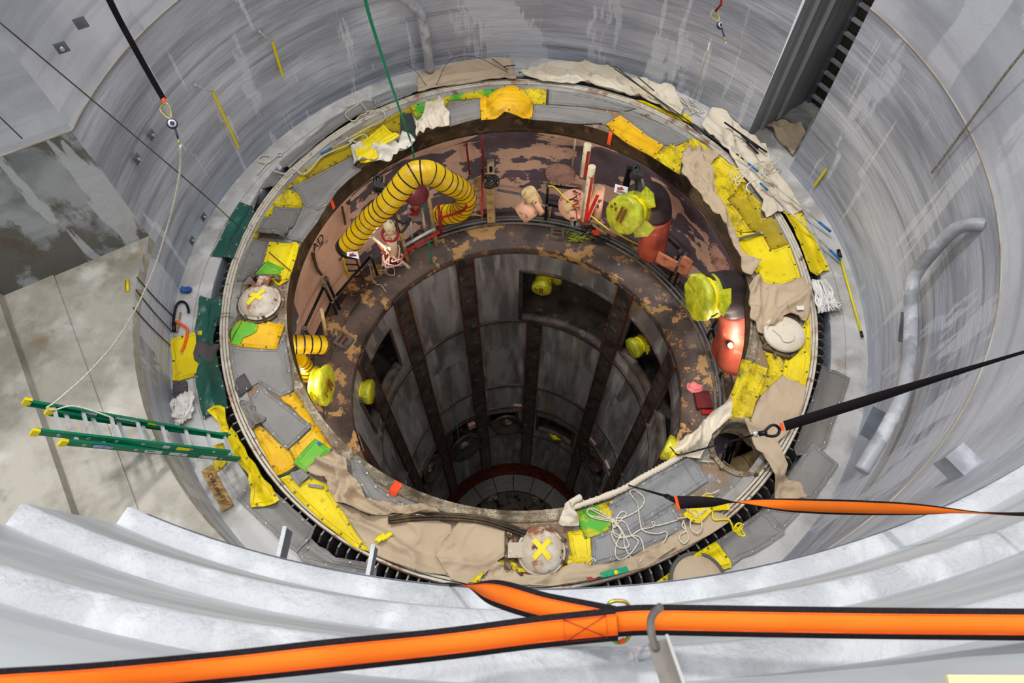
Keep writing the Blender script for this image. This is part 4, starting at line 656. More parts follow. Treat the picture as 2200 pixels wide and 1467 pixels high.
t = tag(MB().tube([HZ(1548, 1010, -1.0), HZ(1570, 925, -1.0)], .045, 10).tube([HZ(1558, 1010, -1.1), HZ(1585, 925, -1.1)], .04, 10).build('black_pipe', 'black_steel'), 'pair of black pipes seen through the open manhole', 'pipe')

# beige cloth strip hanging over the manhole and rail; edge roll; knot; dark bar
cloth('cloth', 'beige cloth strip draped across the open manhole and over the rail', 'J', [(705,688),(790,700),(900,760),(1000,850),(1130,965),(1170,1080),(1240,1230),(1230,1330),(1280,1380),(1370,1430),(1440,1560),(1440,1619),(1100,1619),(1090,1500),(1080,1350),(1010,1220),(960,1170),(880,1050),(830,880),(770,780)], 'beige_cloth', 5, .07, 1.6, cat='cloth', group=GB, grom=False, hem=False)
cloth('cloth', 'cream cloth twisted along the well edge left of the open manhole', 'J', [(560,450),(590,520),(570,690),(440,790),(360,870),(310,1000),(220,1160),(120,1120),(0,1070),(-80,1100),(-60,980),(60,880),(200,800),(260,700),(370,600),(480,540)], 'cream_canvas', 5, .10, 1.8, cat='cloth', group=GB, grom=False, hem=False, rnd=1)
e0 = X('K', [(395, 600), (700, 500), (1000, 380), (1200, 260), (1400, 150), (1560, 60), (1700, -30), (1800, -120)])
b = MB(); pts = smooth([HZ(u, v, .10) for u, v in e0], 14); b.tube(pts, [.045 + .012 * noise.noise(p * 6) for p in pts], 10)
for i in range(4, len(pts) - 3, 3):
    d = (pts[i + 1] - pts[i]).normalized(); b.lathe([(.046, -.012), (.054, 0), (.046, .012)], pts[i], d + V((0, 0, .35)), 10)
tag(b.build('cloth_roll', 'cream_canvas'), 'cream cloth rolled and bound along the well edge above the grey tarps', 'cloth roll')
cloth('cloth', 'knotted pale cloth end tied at the rim above the mottled green tarp', 'K', [(300,570),(390,555),(400,640),(430,740),(455,830),(350,850),(205,828),(250,700)], 'cream_canvas', 6, .07, 2.0, cat='cloth', group=GB, grom=False, hem=False, rnd=1)
b = MB(); b.tube(smooth([HZ(u, v, .16) for u, v in X('K', [(330, 600), (380, 540), (430, 510), (490, 480)])], 5), [.07, .06, .055, .05, .05, .05, .045, .045, .045, .045, .045, .05, .05, .05, .05, .04], 8); tag(b.build('cloth_twist', 'cream_canvas'), 'twisted cloth stub poking over the well rim by the knot', 'cloth')
pts = smooth([HZ(u, v, .13) for u, v in ((834, 1117), (890, 1110), (960, 1109), (1030, 1115), (1085, 1130), (1130, 1146))], 6)
b = MB()
for o_ in (-.035, 0, .035):
    q = []
    for i, p in enumerate(pts):
        d = (pts[min(i + 1, len(pts) - 1)] - pts[max(i - 1, 0)]).normalized(); q.append(p + V((-d.y, d.x, 0)) * o_ + V((0, 0, -.02 if o_ else .0)))
    b.tube(q, .022, 6)
tag(b.build('seal_strip', 'rim_rust'), 'curved dark brown rubber seal strip lying on the beige cloth', 'seal strip')

# ------------------------------------------------------------------ ropes and cords
rope('white_rope', 'white rope coil tangled on the grey tarps at the lower right', grpts('K', [(1660,740),(1500,790),(1360,820),(1320,780),(1350,780),(1340,830),(1180,870),(1050,950),(900,950),(860,850),(880,780),(640,730),(560,670),(590,625),(700,680),(860,760),(980,920),(1000,1060),(1080,1200),(1180,1240),(1230,1130),(1180,960),(1060,940),(980,960),(850,890),(870,990),(940,1080),(1050,1060),(1000,940),(930,820),(820,720),(640,620),(560,640),(600,700),(860,750),(1000,780),(1080,930),(1160,1010),(1060,1160),(950,1220),(890,1160),(910,1020),(960,900),(900,760),(960,660),(1020,680),(940,770),(880,840),(860,740),(1000,720),(1180,620),(1230,500),(1120,400),(1060,430),(1150,560),(1180,760),(1220,880),(1380,915),(1480,890),(1500,940),(1420,1060),(1260,1130),(1130,1310)], .06), .011, 'rope_white')
rope('white_rope', 'white rope bunch with black cord beside the crumpled yellow tarp', grpts('K', [(1620,740),(1760,720),(1850,780),(1830,700),(1700,600),(1660,560),(1720,590),(1850,640),(1900,740),(1910,850),(1850,910),(1790,860),(1780,760),(1860,700),(1960,620),(1990,520),(1930,480),(1960,440),(2030,440),(2120,400)], .09), .012, 'rope_white')
rope('white_rope', 'doubled loop of white rope hanging towards the rail at the lower right', grpts('K', [(1700,760),(1680,820),(1740,900),(1750,980),(1700,1030),(1650,980),(1660,920),(1720,880),(1700,780)], .06), .012, 'rope_white')
rope('white_rope', 'short end of white rope hooked through an eyelet below the yellow rectangle', grpts('K', [(340,1467),(470,1340),(600,1220),(640,1215),(660,1250)], .06), .010, 'rope_white')
rope('white_rope', 'white rope lying along the rail and gap at the upper left', grpts('E', [(70,1070),(170,950),(230,880),(190,845),(100,860),(90,920),(200,930),(300,850),(350,850),(360,810),(310,820)], .03), .013, 'rope_white')
rope('white_rope', 'long white rope running past the silver pole at the upper left', grpts('E', [(230,1020),(300,1040),(400,1060),(470,1000),(530,1010),(580,1060),(640,1060),(720,990),(820,870),(950,800),(1100,740),(1180,690),(1120,660),(1140,640),(1230,690),(1300,680),(1370,640),(1340,600),(1260,620),(1150,690)], .10), .014, 'rope_white')
rope('white_rope', 'looped white rope across the rail at the upper left', grpts('E', [(1110,270),(1240,230),(1260,240),(1120,340),(1130,400),(1210,440),(1280,380),(1370,330),(1310,250),(1290,200),(1330,190)], .05), .013, 'rope_white')
rope('white_rope', 'white rope loop hooked round the silver pole at the upper left', grpts('E', [(1370,330),(1440,315),(1540,320),(1580,370),(1560,430),(1480,480),(1400,500)], .08), .013, 'rope_white')
rope('white_rope', 'white rope knotted round the canvas at the upper right', grpts('N', [(380,1060),(350,1020),(370,960),(470,910),(400,930),(330,860),(250,980),(220,930),(260,830),(300,780),(200,800),(165,870),(200,920),(280,870),(380,770),(500,710),(560,700),(620,730),(700,720),(740,670),(700,650),(640,700),(560,760),(620,800),(540,800),(560,860),(700,960),(720,1000)], .26), .014, 'rope_white', n=5)
rope('white_line', 'tangle of thin white cord at the foot of the far wall', [HZ(u, v, -.05) for u, v in X('G', [(1320,380),(1340,420),(1420,480),(1500,540),(1440,560),(1360,500),(1250,440),(1200,370),(1260,400),(1330,500),(1400,540),(1300,600),(1360,560),(1310,480),(1380,470),(1480,560)])], .008, 'rope_white')
rope('thin_wire', 'thin wire springing over the tan dust sheet at the top', [HZ(u, v, z) for (u, v), z in zip(X('F', [(180, 90), (310, 200), (380, 300), (440, 370), (500, 385), (560, 290), (620, 150), (700, 50), (800, 10), (950, 5), (1100, 50), (1250, 130), (1385, 200)]), (.3, .15, .05, .02, .02, .05, .15, .3, .35, .35, .3, .15, .05))], .006, 'wire_dark')
rope('thin_wire', 'bundle of thin wire tied on the yellow tarp below the upright cross hatch', grpts('B', [(1000,190),(930,230),(860,330),(840,440),(860,520),(850,420),(890,320),(960,230),(1010,200),(960,330),(900,420),(870,500)], .06), .005, 'wire_dark')
rope('thin_wire', 'thin wire wound round the rail beside the green tarp', grpts('B', [(850,180),(760,180),(700,230),(640,290),(640,350),(700,320),(730,240),(800,215),(880,230)], .03), .005, 'wire_dark')
rope('yellow_rope', 'yellow cord with a knotted bundle outside the rail at the lower right', grpts('L', [(390,590),(400,740),(500,745),(580,750),(620,820),(640,880),(700,900),(650,850),(680,800),(730,800),(690,860),(640,890),(720,860),(750,900),(770,940),(720,930),(700,870),(660,820),(710,790),(740,840),(680,900),(710,940)], .05), .014, 'yellow_plain', n=5)
b = MB(); pts = smooth(grpts('D', [(1350, 890), (1420, 830), (1380, 900), (1460, 800), (1430, 870), (1520, 800), (1480, 860), (1550, 800), (1500, 830), (1440, 880), (1540, 790), (1380, 905)], .14), 5); b.tube(pts, .022, 6)
tag(b.build('yellow_glove', 'yellow_plain'), 'crumpled yellow rubber glove on the flat beige cloth', 'glove')
# rags and bundles
def lump(name, lab, px, rx, ry, h, m, cat, n=3, fr=6, ang=0, z0=None):
    c = GP(*px, h / 2); z0 = ground(math.hypot(c.x, c.y)) if z0 is None else z0; bm = bmesh.new(); bmesh.ops.create_icosphere(bm, subdivisions=5, radius=1)
    b = MB(); b.b.free(); b.b = bm; b.uv = None; M = Matrix.Rotation(R(ang), 3, 'Z')
    for v in bm.verts:
        p = v.co.copy(); w = 1 + .35 * noise.noise(p * 1.6 + V((c.x * 9, 0, 0))) + .22 * (abs(noise.noise(p * fr)) * 2 - .5); q = V((p.x * rx * w, p.y * ry * w, (p.z * .5 + .5) * h * w)); v.co = M @ q + V((c.x, c.y, z0 + .01))
    for f in bm.faces: f.smooth = True
    return tag(b.build(name, m), lab, cat)
t = lump('rag_pile', 'pile of white rags with red spots on the ledge by the ladder', X('B', [(280, 1310)])[0], .17, .26, .16, 'rag_white', 'rags', fr=3.5)
for q in ((235, 1225), (190, 1280), (280, 1240)):
    p = GP(*X('B', [q])[0], .16); MB().lathe([(.001, .012), (.016, .008), (.02, 0)], p, seg=8).build('red_spot', 'pink_rag', t)
b = MB(); random.seed(3)
for i in range(70):
    x0 = random.uniform(1230, 1400); y0 = random.uniform(110, 150); x1 = 1310 + (i % 14) * 21; y1 = 470 + 40 * math.sin(i) - (x1 - 1310) * .15
    b.tube(smooth(grpts('I', [(x0, y0), (x0 + 60 + random.uniform(-30, 30), 260), ((x1 + x0) / 2 + random.uniform(-20, 60), 370), (x1, y1)], .05 + random.uniform(0, .10)), 4), .016, 5)
tag(b.build('mop_head', 'rag_white'), 'white string mop head hanging over the rail on the right', 'mop head')
o = lump('cloth_scrap', 'blue cloth scrap on the ledge at the left', (400, 623), .10, .055, .08, 'blue_cloth', 'cloth', fr=3)
c = [GP(u, v, .03) for u, v in X('B', [(185,1000),(215,975),(250,985),(300,970),(335,985),(342,1060),(338,1150),(300,1175),(255,1188),(200,1175),(172,1140),(175,1070)])]
b = MB(); b.prism([(p.x, p.y) for p in smooth(c, 3, True)], -.075, -.035); t = tag(b.build('foam_pad', 'dark_cloth'), 'dark grey foam pad with radiating slits on the ledge', 'pad')
cc = GP(*X('B', [(258, 1085)])[0], -.0)
for a in range(0, 360, 45):
    d = pol(1, a + 12); MB().bar(V((cc.x, cc.y, -.034)) + d * .06, V((cc.x, cc.y, -.034)) + d * .13, .005, .004).build('slit', 'black_ink', t)
c = [GP(u, v, .04) for u, v in X('C', [(65, 945), (185, 870), (445, 1345), (322, 1420)])]; b = MB(); b.prism([(p.x, p.y) for p in c], -.08, -.035)
t = tag(b.build('wood_plank', 'wood'), 'short wooden plank with handwriting on the ledge below the ladder', 'plank')
d = (c[3] - c[0]).normalized(); text('handwriting', 'CVR-Liner PT', .09, frame((c[0] + c[2]) / 2 * 1 + V((0, 0, -.033 - ((c[0] + c[2]) / 2).z)), d, (0, 0, 1)), 'black_ink', t)
c = [GP(u, v, .14) for u, v in X('K', [(545, 1430), (1030, 1308), (1042, 1350), (560, 1467)])]; t = tag(MB().bar((c[0] + c[3]) / 2, (c[1] + c[2]) / 2, .07, .03).build('tool_case', 'rope_green'), 'green tool strip with a red end and yellow spot beside the rail', 'tool')
q = c[3].lerp(c[2], .0); MB().bar(GP(*X('K', [(560, 1452)])[0], .155), GP(*X('K', [(700, 1425)])[0], .155), .045, .03).build('red_end', 'red_paint', t)
MB().lathe([(.001, .004), (.03, .004), (.03, 0)], GP(*X('K', [(900, 1370)])[0], .157), seg=12).build('yellow_spot', 'yellow_plain', t)
# round beige cover at the bottom right
c = GP(*X('L', [(205, 1490)])[0], .05); t = thing('round_cover', 'round beige sack cover with a dark rim beside the yellow tarp at the bottom right', 'cover', (c.x, c.y, -.05))
b = MB(); b.lathe([(.37, .02), (.34, .09), (.2, .12), (.001, .13)], (c.x, c.y, -.03), seg=36); b.build('cover_top', 'beige_cloth', t); b = MB(); b.lathe([(.36, .0), (.40, .06), (.38, .11), (.345, .09)], (c.x, c.y, -.03), seg=36); b.build('rim', 'hem', t)
# hooked crowbar-like hose, orange strip, stick
t = thing('lifting_hook', 'bent black hook bar on the ledge beside the yellow square', 'hook', GP(*X('B', [(200, 250)])[0], 0))
b = MB(); b.tube(smooth(grpts('B', [(185, 400), (180, 280), (195, 160), (225, 70), (280, 42), (330, 70), (358, 150), (350, 175)], .04), 5), .02, 8); b.build('hook_bar', 'black_steel', t)
b = MB(); b.tube(grpts('B', [(185, 400), (182, 290)], .04), .034, 8); b.build('grip', 'black_plastic', t); b = MB(); b.tube(smooth(grpts('B', [(180, 410), (165, 430), (175, 455), (200, 440), (190, 410)], .04), 4), .008, 6); b.build('carabiner', 'steel', t)
tag(MB().tube(grpts('B', [(262, 170), (222, 405)], .03), .014, 8).build('wood_stick', 'wood'), 'short wooden stick beside the black hook bar', 'stick')
t = tag(MB().tube(smooth(grpts('B', [(200, 270), (330, 350), (340, 430), (305, 560), (270, 635)], .06), 5), .02, 6, flat=.25).build('orange_strip', 'orange_plain'), 'orange strip lying across the yellow square on the left', 'strip')
b = MB(); b.tube(smooth(grpts('B', [(265, 632), (285, 640), (280, 660), (262, 648)], .06), 3), .006, 6); b.build('clip', 'steel', t)

# ------------------------------------------------------------------ poles
def pole(lab, a, b_, segs, r=.014, za=.1, zb=.1, grp='telescopic poles'):
    A, B_ = GP(*a, za), GP(*b_, zb); t = thing('telescopic_pole', lab, 'pole', A, grp)
    for nm, f0_, f1_, rr, m in segs: b = MB(); b.tube([A.lerp(B_, f0_), A.lerp(B_, f1_)], rr, 10); b.build(nm, m, t)
    return t
pole('silver pole with a blue grip lying on the yellow tarps at the upper left', (689, 331), (863, 234), [('grip', 0, .13, .022, 'blue_plastic'), ('shaft', .13, 1, .014, 'bright_steel')], za=.14, zb=.16)
pole('long silver pole with blue grips beside the far canvas, its end nearest the wall', (1582, 330), (1785, 498), [('tip', 0, .08, .012, 'black_plastic'), ('yellow_band', .03, .05, .014, 'yellow_plain'), ('collar', .13, .24, .019, 'blue_plastic'), ('shaft', .08, .88, .015, 'bright_steel'), ('grip', .88, 1, .022, 'blue_plastic')], za=.26, zb=.14)
pole('silver pole with blue grips lying across the bright yellow tarp outside the rail', (1633, 393), (1806, 559), [('collar', 0, .10, .019, 'blue_plastic'), ('shaft', .10, .87, .014, 'bright_steel'), ('grip', .87, 1, .022, 'blue_plastic')], za=.28, zb=.10)
pole('bright yellow pole with a black head on the ledge at the right', (1801, 537), (1853, 724), [('head', 0, .10, .032, 'black_plastic'), ('shaft', .08, .94, .017, 'yellow_plain'), ('end_cap', .94, 1, .022, 'black_plastic')], za=.06, zb=.05)
tag(MB().tube([HZ(1320, 147, .24), HZ(1545, 306, .24)], .012, 6).build('wire_rod', 'wire_dark'), 'long thin dark rod lying over the cream canvas, the longest of three', 'rod', 'thin rods on the cream canvas')
tag(MB().tube([HZ(1322, 143, .27), HZ(1508, 290, .24)], .010, 6).build('wire_rod', 'wire_dark'), 'thin dark rod beside the longest rod on the cream canvas', 'rod', 'thin rods on the cream canvas')
tag(MB().tube([HZ(1371, 166, .22), HZ(1405, 195, .22)], .012, 6).build('wire_rod', 'wire_dark'), 'short thin dark rod on the cream canvas', 'rod', 'thin rods on the cream canvas')
t = thing('black_pole', 'pair of black rods with a clamp on the canvas at the upper right', 'pole', GP(1600, 290, 0))
MB().tube([GP(*X('N', [(90, 235)])[0], .22), GP(*X('N', [(590, 590)])[0], .22)], .017, 8).build('rod', 'black_plastic', t); MB().tube([GP(*X('N', [(290, 385)])[0], .24), GP(*X('N', [(490, 545)])[0], .23)], .02, 8).build('clamp', 'black_plastic', t); MB().tube([GP(*X('N', [(350, 465)])[0], .22), GP(*X('N', [(485, 605)])[0], .22)], .02, 8).build('handle', 'black_plastic', t)
tag(MB().tube([HZ(1057, 126, .05), HZ(1091, 150, .03)], .010, 6).tube([HZ(1083, 143, .04), HZ(1107, 140, .05)], .012, 6).build('rebar_piece', 'wire_dark'), 'forked dark wire piece on the tan dust sheet', 'wire')

# ------------------------------------------------------------------ ladder
def P3(u, v, z): return HZ(u, v, z)
t = thing('extension_ladder', 'green fibreglass extension ladder leaning across the ledge on the left', 'ladder', P3(500, 960, .1))
rails = {}
for nm, a, za, b_, zb in (('fly_a', (60, 863), 2.5, (482, 936), .72), ('fly_b', (77, 929), 2.5, (492, 974), .72), ('base_a', (108, 884), 2.32, (492, 936), .30), ('base_b', (137, 951), 2.32, (514, 988), .30)):
    rails[nm] = (P3(*a, za), P3(*b_, zb))
X0 = (rails['fly_b'][0] - rails['fly_a'][0]).normalized()
for nm, (A, B_) in rails.items():
    d = (B_ - A).normalized(); n_ = d.cross(X0).normalized(); n_ = n_ if n_.z > 0 else -n_; s = n_.cross(d).normalized(); sg = 1 if s.dot(X0) > 0 else -1; s = s * sg; side = 1 if nm.endswith('_b') else -1
    b = MB(); b.bar(A, B_, .006, .085, n_)
    for q in (-1, 1): b.bar(A + n_ * .040 * q - s * side * .014, B_ + n_ * .040 * q - s * side * .014, .034, .006, n_)
    ro = b.build('rail', 'ladder_green', t)
    b = MB(); b.bar(A - d * .045, A + d * .03, .038, .095, n_); b.build('end_cap', 'tape_yellow', t)
    if nm.startswith('base') or True:
        L_ = (B_ - A).length; k = int(L_ / .3)
        if nm.endswith('_b'):
            for i in range(k): p = A + d * (.22 + .305 * i) + s * .005; MB().lathe([(.008, .003), (.022, .003), (.022, 0)], p, s, 12).build('rung_rivet', 'steel', ro)
    if nm == 'base_b':
        o = MB().lathe([(.001, .003), (.035, .003), (.035, 0)], A + d * .42 + s * .006, s, 24); 
        for v in o.b.verts:
            w = v.co - (A + d * .42); v.co += d * w.dot(d) * 2.2
        lg = o.build('maker_badge', 'label_blue', ro); o2 = MB().lathe([(.001, .004), (.031, .004), (.031, .002)], A + d * .42 + s * .006, s, 24)
        for v in o2.b.verts:
            w = v.co - (A + d * .42); v.co += d * w.dot(d) * 2.3
        o2.build('maker_badge_face', 'label_white', ro)
        o2 = MB().lathe([(.001, .004), (.027, .004), (.027, .002)], A + d * .42 + s * .0065, s, 24)
        for v in o2.b.verts:
            w = v.co - (A + d * .42); v.co += d * w.dot(d) * 2.4
        o2.build('maker_badge_field', 'label_blue', ro); o2 = text('maker_name', 'WERNER', .05, frame(A + d * .42 + s * .0125, d, s), 'label_white', ro)
        for f_, w_, m in ((.95, .22, 'label_white'), (.97, .12, 'label_blue'), (1.28, .25, 'label_white'), (1.72, .26, 'label_white')):
            MB().bar(A + d * f_ + s * .006 + n_ * (.01 if m == 'label_blue' else 0), A + d * (f_ + w_) + s * .006, .004, .05 if m != 'label_blue' else .03, n_).build('sticker', m, ro)
    if nm == 'fly_a':
        for f_, w_, m in ((.58, .13, 'label_white'), (.92, .24, 'label_white'), (1.3, .19, 'tape_yellow')): MB().bar(A + d * f_ - s * side * .006, A + d * (f_ + w_) - s * side * .006, .004, .055, n_).build('sticker', m, ro)
    if nm == 'fly_b': MB().bar(A + d * 1.55 + s * .01, A + d * 1.72 + s * .01, .004, .05, n_).build('sticker', 'tape_yellow', ro)
for pr, k0 in ((('fly_a', 'fly_b'), .25), (('base_a', 'base_b'), .16)):
    (A, B_), (A2, B2) = rails[pr[0]], rails[pr[1]]; L_ = (B_ - A).length; n = int((L_ - k0) / .305) + 1
    for i in range(n):
        f_ = (k0 + .305 * i) / L_
        if f_ > 1: break
        b = MB(); b.bar(A.lerp(B_, f_), A2.lerp(B2, f_), .032, .032, (B_ - A).normalized()); b.build('rung', 'aluminium', t)
A, B_ = rails['fly_a']; A2, B2 = rails['fly_b']
for (q, w) in ((A, B_), (A2, B2)): p = q.lerp(w, .62); MB().bar(p + (w - q).normalized() * -.03, p + (w - q).normalized() * .05, .03, .05).build('rung_lock', 'steel', t)
cp = [DP(388, 312, 5.4), DP(385, 380, 5.7), DP(362, 480, 6.2), DP(322, 600, 6.8), DP(262, 715, 7.2), DP(190, 800, 7.35)]
c2 = [P3(120, 862, 2.56), P3(100, 876, 2.56), P3(118, 880, 2.5), P3(160, 872, 2.42), P3(230, 893, 2.2), P3(245, 902, 2.12)]
rope('white_rope', 'white rope from the retracting lifeline down to the top of the ladder', cp + c2, .009, 'rope_white')

# ------------------------------------------------------------------ straps, lifelines
def ribbon(b, pts, ws, th=.004, mi=0):
    """pts centre line, ws width vectors"""
    pr = None
    for i, (p, w) in enumerate(zip(pts, ws)):
        d = (pts[min(i + 1, len(pts) - 1)] - pts[max(i - 1, 0)]).normalized(); n_ = d.cross(w); n_ = n_.normalized() * th / 2 if n_.length > 1e-8 else V((0, 0, th / 2))
        cur = [b.b.verts.new(p + w * s_ + n_ * k) for s_, k in ((-.5, 1), (.5, 1), (.5, -1), (-.5, -1))]
        if pr:
            for k in range(4): b.mi = mi if k != 2 or not isinstance(mi, tuple) else mi; b.face((pr[k], pr[(k + 1) % 4], cur[(k + 1) % 4], cur[k]), True)
        pr = cur
def webbing(t, pts, wv, W_=.1, n=10, back=True, seam=True):
    """orange face with black edges; wv gives the unit width direction at every point"""
    P_ = smooth(pts, n); w_ = smooth(wv, n); w_ = [v.normalized() for v in w_]
    b = MB(); WW = [x.x for x in smooth([V((q, 0, 0)) for q in W_], n)] if isinstance(W_, list) else [W_] * len(P_)
    ribbon(b, P_, [v * q for v, q in zip(w_, WW)], .003); b.build('webbing', 'black_web', t)
    up = []
    for i, (p, w) in enumerate(zip(P_, w_)):
        d = (P_[min(i + 1, len(P_) - 1)] - P_[max(i - 1, 0)]).normalized(); up.append(d.cross(w).normalized())
    b = MB(); ribbon(b, [p + u * .0026 for p, u in zip(P_, up)], [v * q * .64 for v, q in zip(w_, WW)], .002); b.build('orange_face', 'orange_web', t)
    if seam:
        for s_ in (-.29, .29): b = MB(); b.tube([p + u * .0038 + w * q_ * s_ for p, u, w, q_ in zip(P_, up, w_, WW)], .0009, 4); b.build('stitching', 'orange_paint', t)
def edges(t, pe, W_=None, zf=None, **k):
    """pe: list of (top px, bottom px, depth)"""
    pts = [(DP(*a, d) + DP(*b_, d)) / 2 for a, b_, d in pe]; wv = [(DP(*b_, d) - DP(*a, d)).normalized() for a, b_, d in pe]
    return pts, wv
t = thing('lifting_strap', 'orange webbing strap with black edges crossing the bottom left corner', 'strap', DP(700, 1400, 1.75), 'orange straps across the opening')
pts, wv = edges(t, [((-60, 1451), (-60, 1500), 1.128), ((200, 1425), (204, 1492), 1.222), ((500, 1400), (506, 1461), 1.391), ((700, 1378), (707, 1440), 1.426), ((950, 1352), (957, 1415), 1.566), ((1150, 1324), (1158, 1392), 1.584), ((1322, 1309), (1328, 1372), 1.584)])
webbing(t, [DP(-1400, 1575, .98), DP(-500, 1512, 1.05)] + pts, [-wv[0]] * 2 + [-v for v in wv], [.052, .055, .058, .062, .069, .073, .077, .079, .081])
A, B_ = pts[-1], pts[-2]; d = (B_ - A).normalized(); w_ = wv[-1]; nn = d.cross(w_).normalized(); nn = nn if nn.dot(FW) < 0 else -nn
q = [A + d * .025 + w_ * .028, A + d * .13 + w_ * .028, A + d * .13 - w_ * .028, A + d * .025 - w_ * .028]; q = [x + nn * .007 for x in q]
b = MB(); b.tube(q, .0009, 4, True); b.tube([q[0], q[2]], .0009, 4); b.tube([q[1], q[3]], .0009, 4); b.build('box_stitch', 'maroon', t)
t = thing('lifting_strap', 'orange webbing strap with black edges running from the ring to the right edge', 'strap', DP(1760, 1340, 1.8), 'orange straps across the opening')
pts, wv = edges(t, [((1322, 1309), (1322, 1362), 1.610), ((1400, 1301), (1400, 1362), 1.610), ((1600, 1301), (1600, 1368), 1.584), ((1900, 1305), (1900, 1373), 1.566), ((2260, 1308), (2260, 1376), 1.540)])
webbing(t, pts + [DP(2700, 1347, 1.48), DP(3600, 1358, 1.32)], [-v for v in wv] + [-wv[-1]] * 2, .076)
t = thing('lifting_strap', 'orange webbing strap twisting from the ring over the lowest ledge into the cavity', 'strap', DP(1200, 1290, 2.0), 'orange straps across the opening')
pts, wv = edges(t, [((1322, 1309), (1316, 1362), 1.637), ((1180, 1275), (1150, 1330), 1.716), ((1080, 1262), (1070, 1290), 1.848)]); p3 = DP(1003, 1257, 2.2)
webbing(t, pts + [p3, DP(960, 1256, 3.4), DP(930, 1262, 4.2)], [v for v in wv] + [(wv[-1] * .45 + FW * .9).normalized(), (wv[-1] * .1 + FW).normalized(), (wv[-1] * .1 + FW).normalized()], .08)
t = tag(MB().tube(smooth([DP(u, v, 1.67) for u, v in ((1309, 1335), (1306, 1302), (1316, 1292), (1336, 1291), (1350, 1300), (1356, 1335), (1352, 1366), (1334, 1380), (1316, 1374), (1308, 1352))], 5, True), .0050, 10, True).build('delta_ring', 'zinc_gold'), 'gold plated steel ring joining the three orange straps', 'ring')
b = MB(); b.tube([DP(1332, 1380, 1.665), DP(1342, 1374, 1.665)], .0062, 10); o = b.build('orange_band', 'orange_plain', t)
# bracket with hook in front
t = thing('hook_bracket', 'steel bracket arm with a bent rod hook in front of the orange strap', 'bracket', DP(1440, 1440, 1.462))
b = MB(); pa, pb = DP(1412, 1378, 1.479), DP(1452, 1500, 1.376); b.bar(pa, pb, .045, .005, FW); b.build('arm_plate', 'dull_steel', t); b = MB(); b.bar(DP(1433, 1372, 1.462), DP(1478, 1500, 1.359), .007, .042, FW); b.build('arm_flange', 'steel', t)
b = MB(); b.tube(smooth([DP(1409, 1392, 1.462), DP(1400, 1362, 1.453), DP(1398, 1335, 1.445), DP(1404, 1318, 1.436), DP(1419, 1303, 1.419)], 5), .009, 12); b.build('rod_hook', 'dull_steel', t)
b = MB(); b.tube([DP(1372, 1412, 1.514), DP(1410, 1400, 1.496)], .010, 10); b.bar(DP(1366, 1398, 1.522), DP(1372, 1428, 1.522), .014, .03, FW); b.build('shackle', 'pipe_coat', t)
# brackets beyond the lowest ledge
for lab, a, b_ in (('white painted bracket with a slot sticking out under the ledge, the left one', (600, 1200), (615, 1134)), ('white painted bracket with a slot sticking out under the ledge, the right one', (791, 1236), (803, 1172))):
    p, q = HZ(*a, 5.62), HZ(*b_, 5.62); d = (q - p).normalized(); p = p - d * .25; t = thing('wall_bracket', lab, 'bracket', p, 'brackets under the lowest ledge')
    b = MB(); b.bar(p + V((0, 0, -.03)), q + V((0, 0, -.03)), .008, .15, (0, 0, 1)); b.build('side_plate', 'rim_steel', t); s = V((0, 0, 1)).cross(d); b = MB(); b.bar(p + V((0, 0, .042)) - s * .006, q + V((0, 0, .042)) - s * .006, .022, .008, (0, 0, 1)); b.build('top_flange', 'tread_paint', t)
    c = q - d * .10 + s * .005; MB().bar(c - d * .012, c + d * .012, .004, .014).build('slot', 'wire_dark', t)
# lower orange/black strap
t = thing('lifeline_strap', 'twisted strap turning from black to orange at the lower right', 'strap', DP(1455, 1078, 4.6), 'lifeline straps')
D_ = 4.5
def web2(t, pe, W_):
    P_ = smooth([(DP(*a, d) + DP(*b_, d)) / 2 for a, b_, d, _ in pe], 12); w_ = [v.normalized() for v in smooth([wv_ for _, _, _, wv_ in pe], 12)]
    W_ = [x.x for x in smooth([V((q, 0, 0)) for q in W_], 12)]
    b = MB(); ribbon(b, P_, [v * q for v, q in zip(w_, W_)], .003); b.build('webbing', 'black_web', t)
    up = [(P_[min(i + 1, len(P_) - 1)] - P_[max(i - 1, 0)]).normalized().cross(w).normalized() for i, w in enumerate(w_)]
    b = MB(); ribbon(b, [p + u * .0035 for p, u in zip(P_, up)], [v * q * .74 for v, q in zip(w_, W_)], .003); b.build('orange_face', 'orange_web', t)
dn = (DP(1500, 1110, 4.5) - DP(1500, 1070, 4.5)).normalized()
web2(t, [((1452, 1066), (1458, 1092), 4.55, dn), ((1520, 1069), (1525, 1088), 4.4, (dn + FW * .5).normalized()), ((1598, 1077), (1598, 1082), 4.2, FW * 1.0), ((1700, 1073), (1700, 1098), 3.9, (-dn * .8 + FW * .5).normalized()), ((1830, 1074), (1830, 1106), 3.4, -dn), ((1950, 1080), (1950, 1107), 3.0, (-dn * .9 - FW * .4).normalized()), ((2100, 1096), (2100, 1105), 2.65, (-dn * .25 - FW * .95).normalized()), ((2230, 1102), (2230, 1106), 2.4, -FW), ((2600, 1085), (2600, 1090), 1.9, -FW), ((3300, 1040), (3300, 1045), 1.55, -FW)], [.09, .09, .09, .085, .080, .070, .06, .055, .06, .07])
MB().bar(DP(1451, 1065, 4.54), DP(1458, 1093, 4.54), .02, .008, FW).build('end_tab', 'orange_plain', t)
t = tag(MB().tube([DP(1452, 1075, 4.55), DP(1432, 1066, 4.7)], .02, 8).tube([DP(1436, 1067, 4.66), HZ(1352, 1043, .16), HZ(1345, 1035, .05), HZ(1335, 1020, -3)], .011, 8).build('steel_cable', 'black_steel'), 'black cable running from the twisted strap over the wrapped well edge', 'cable', 'lifeline cables')
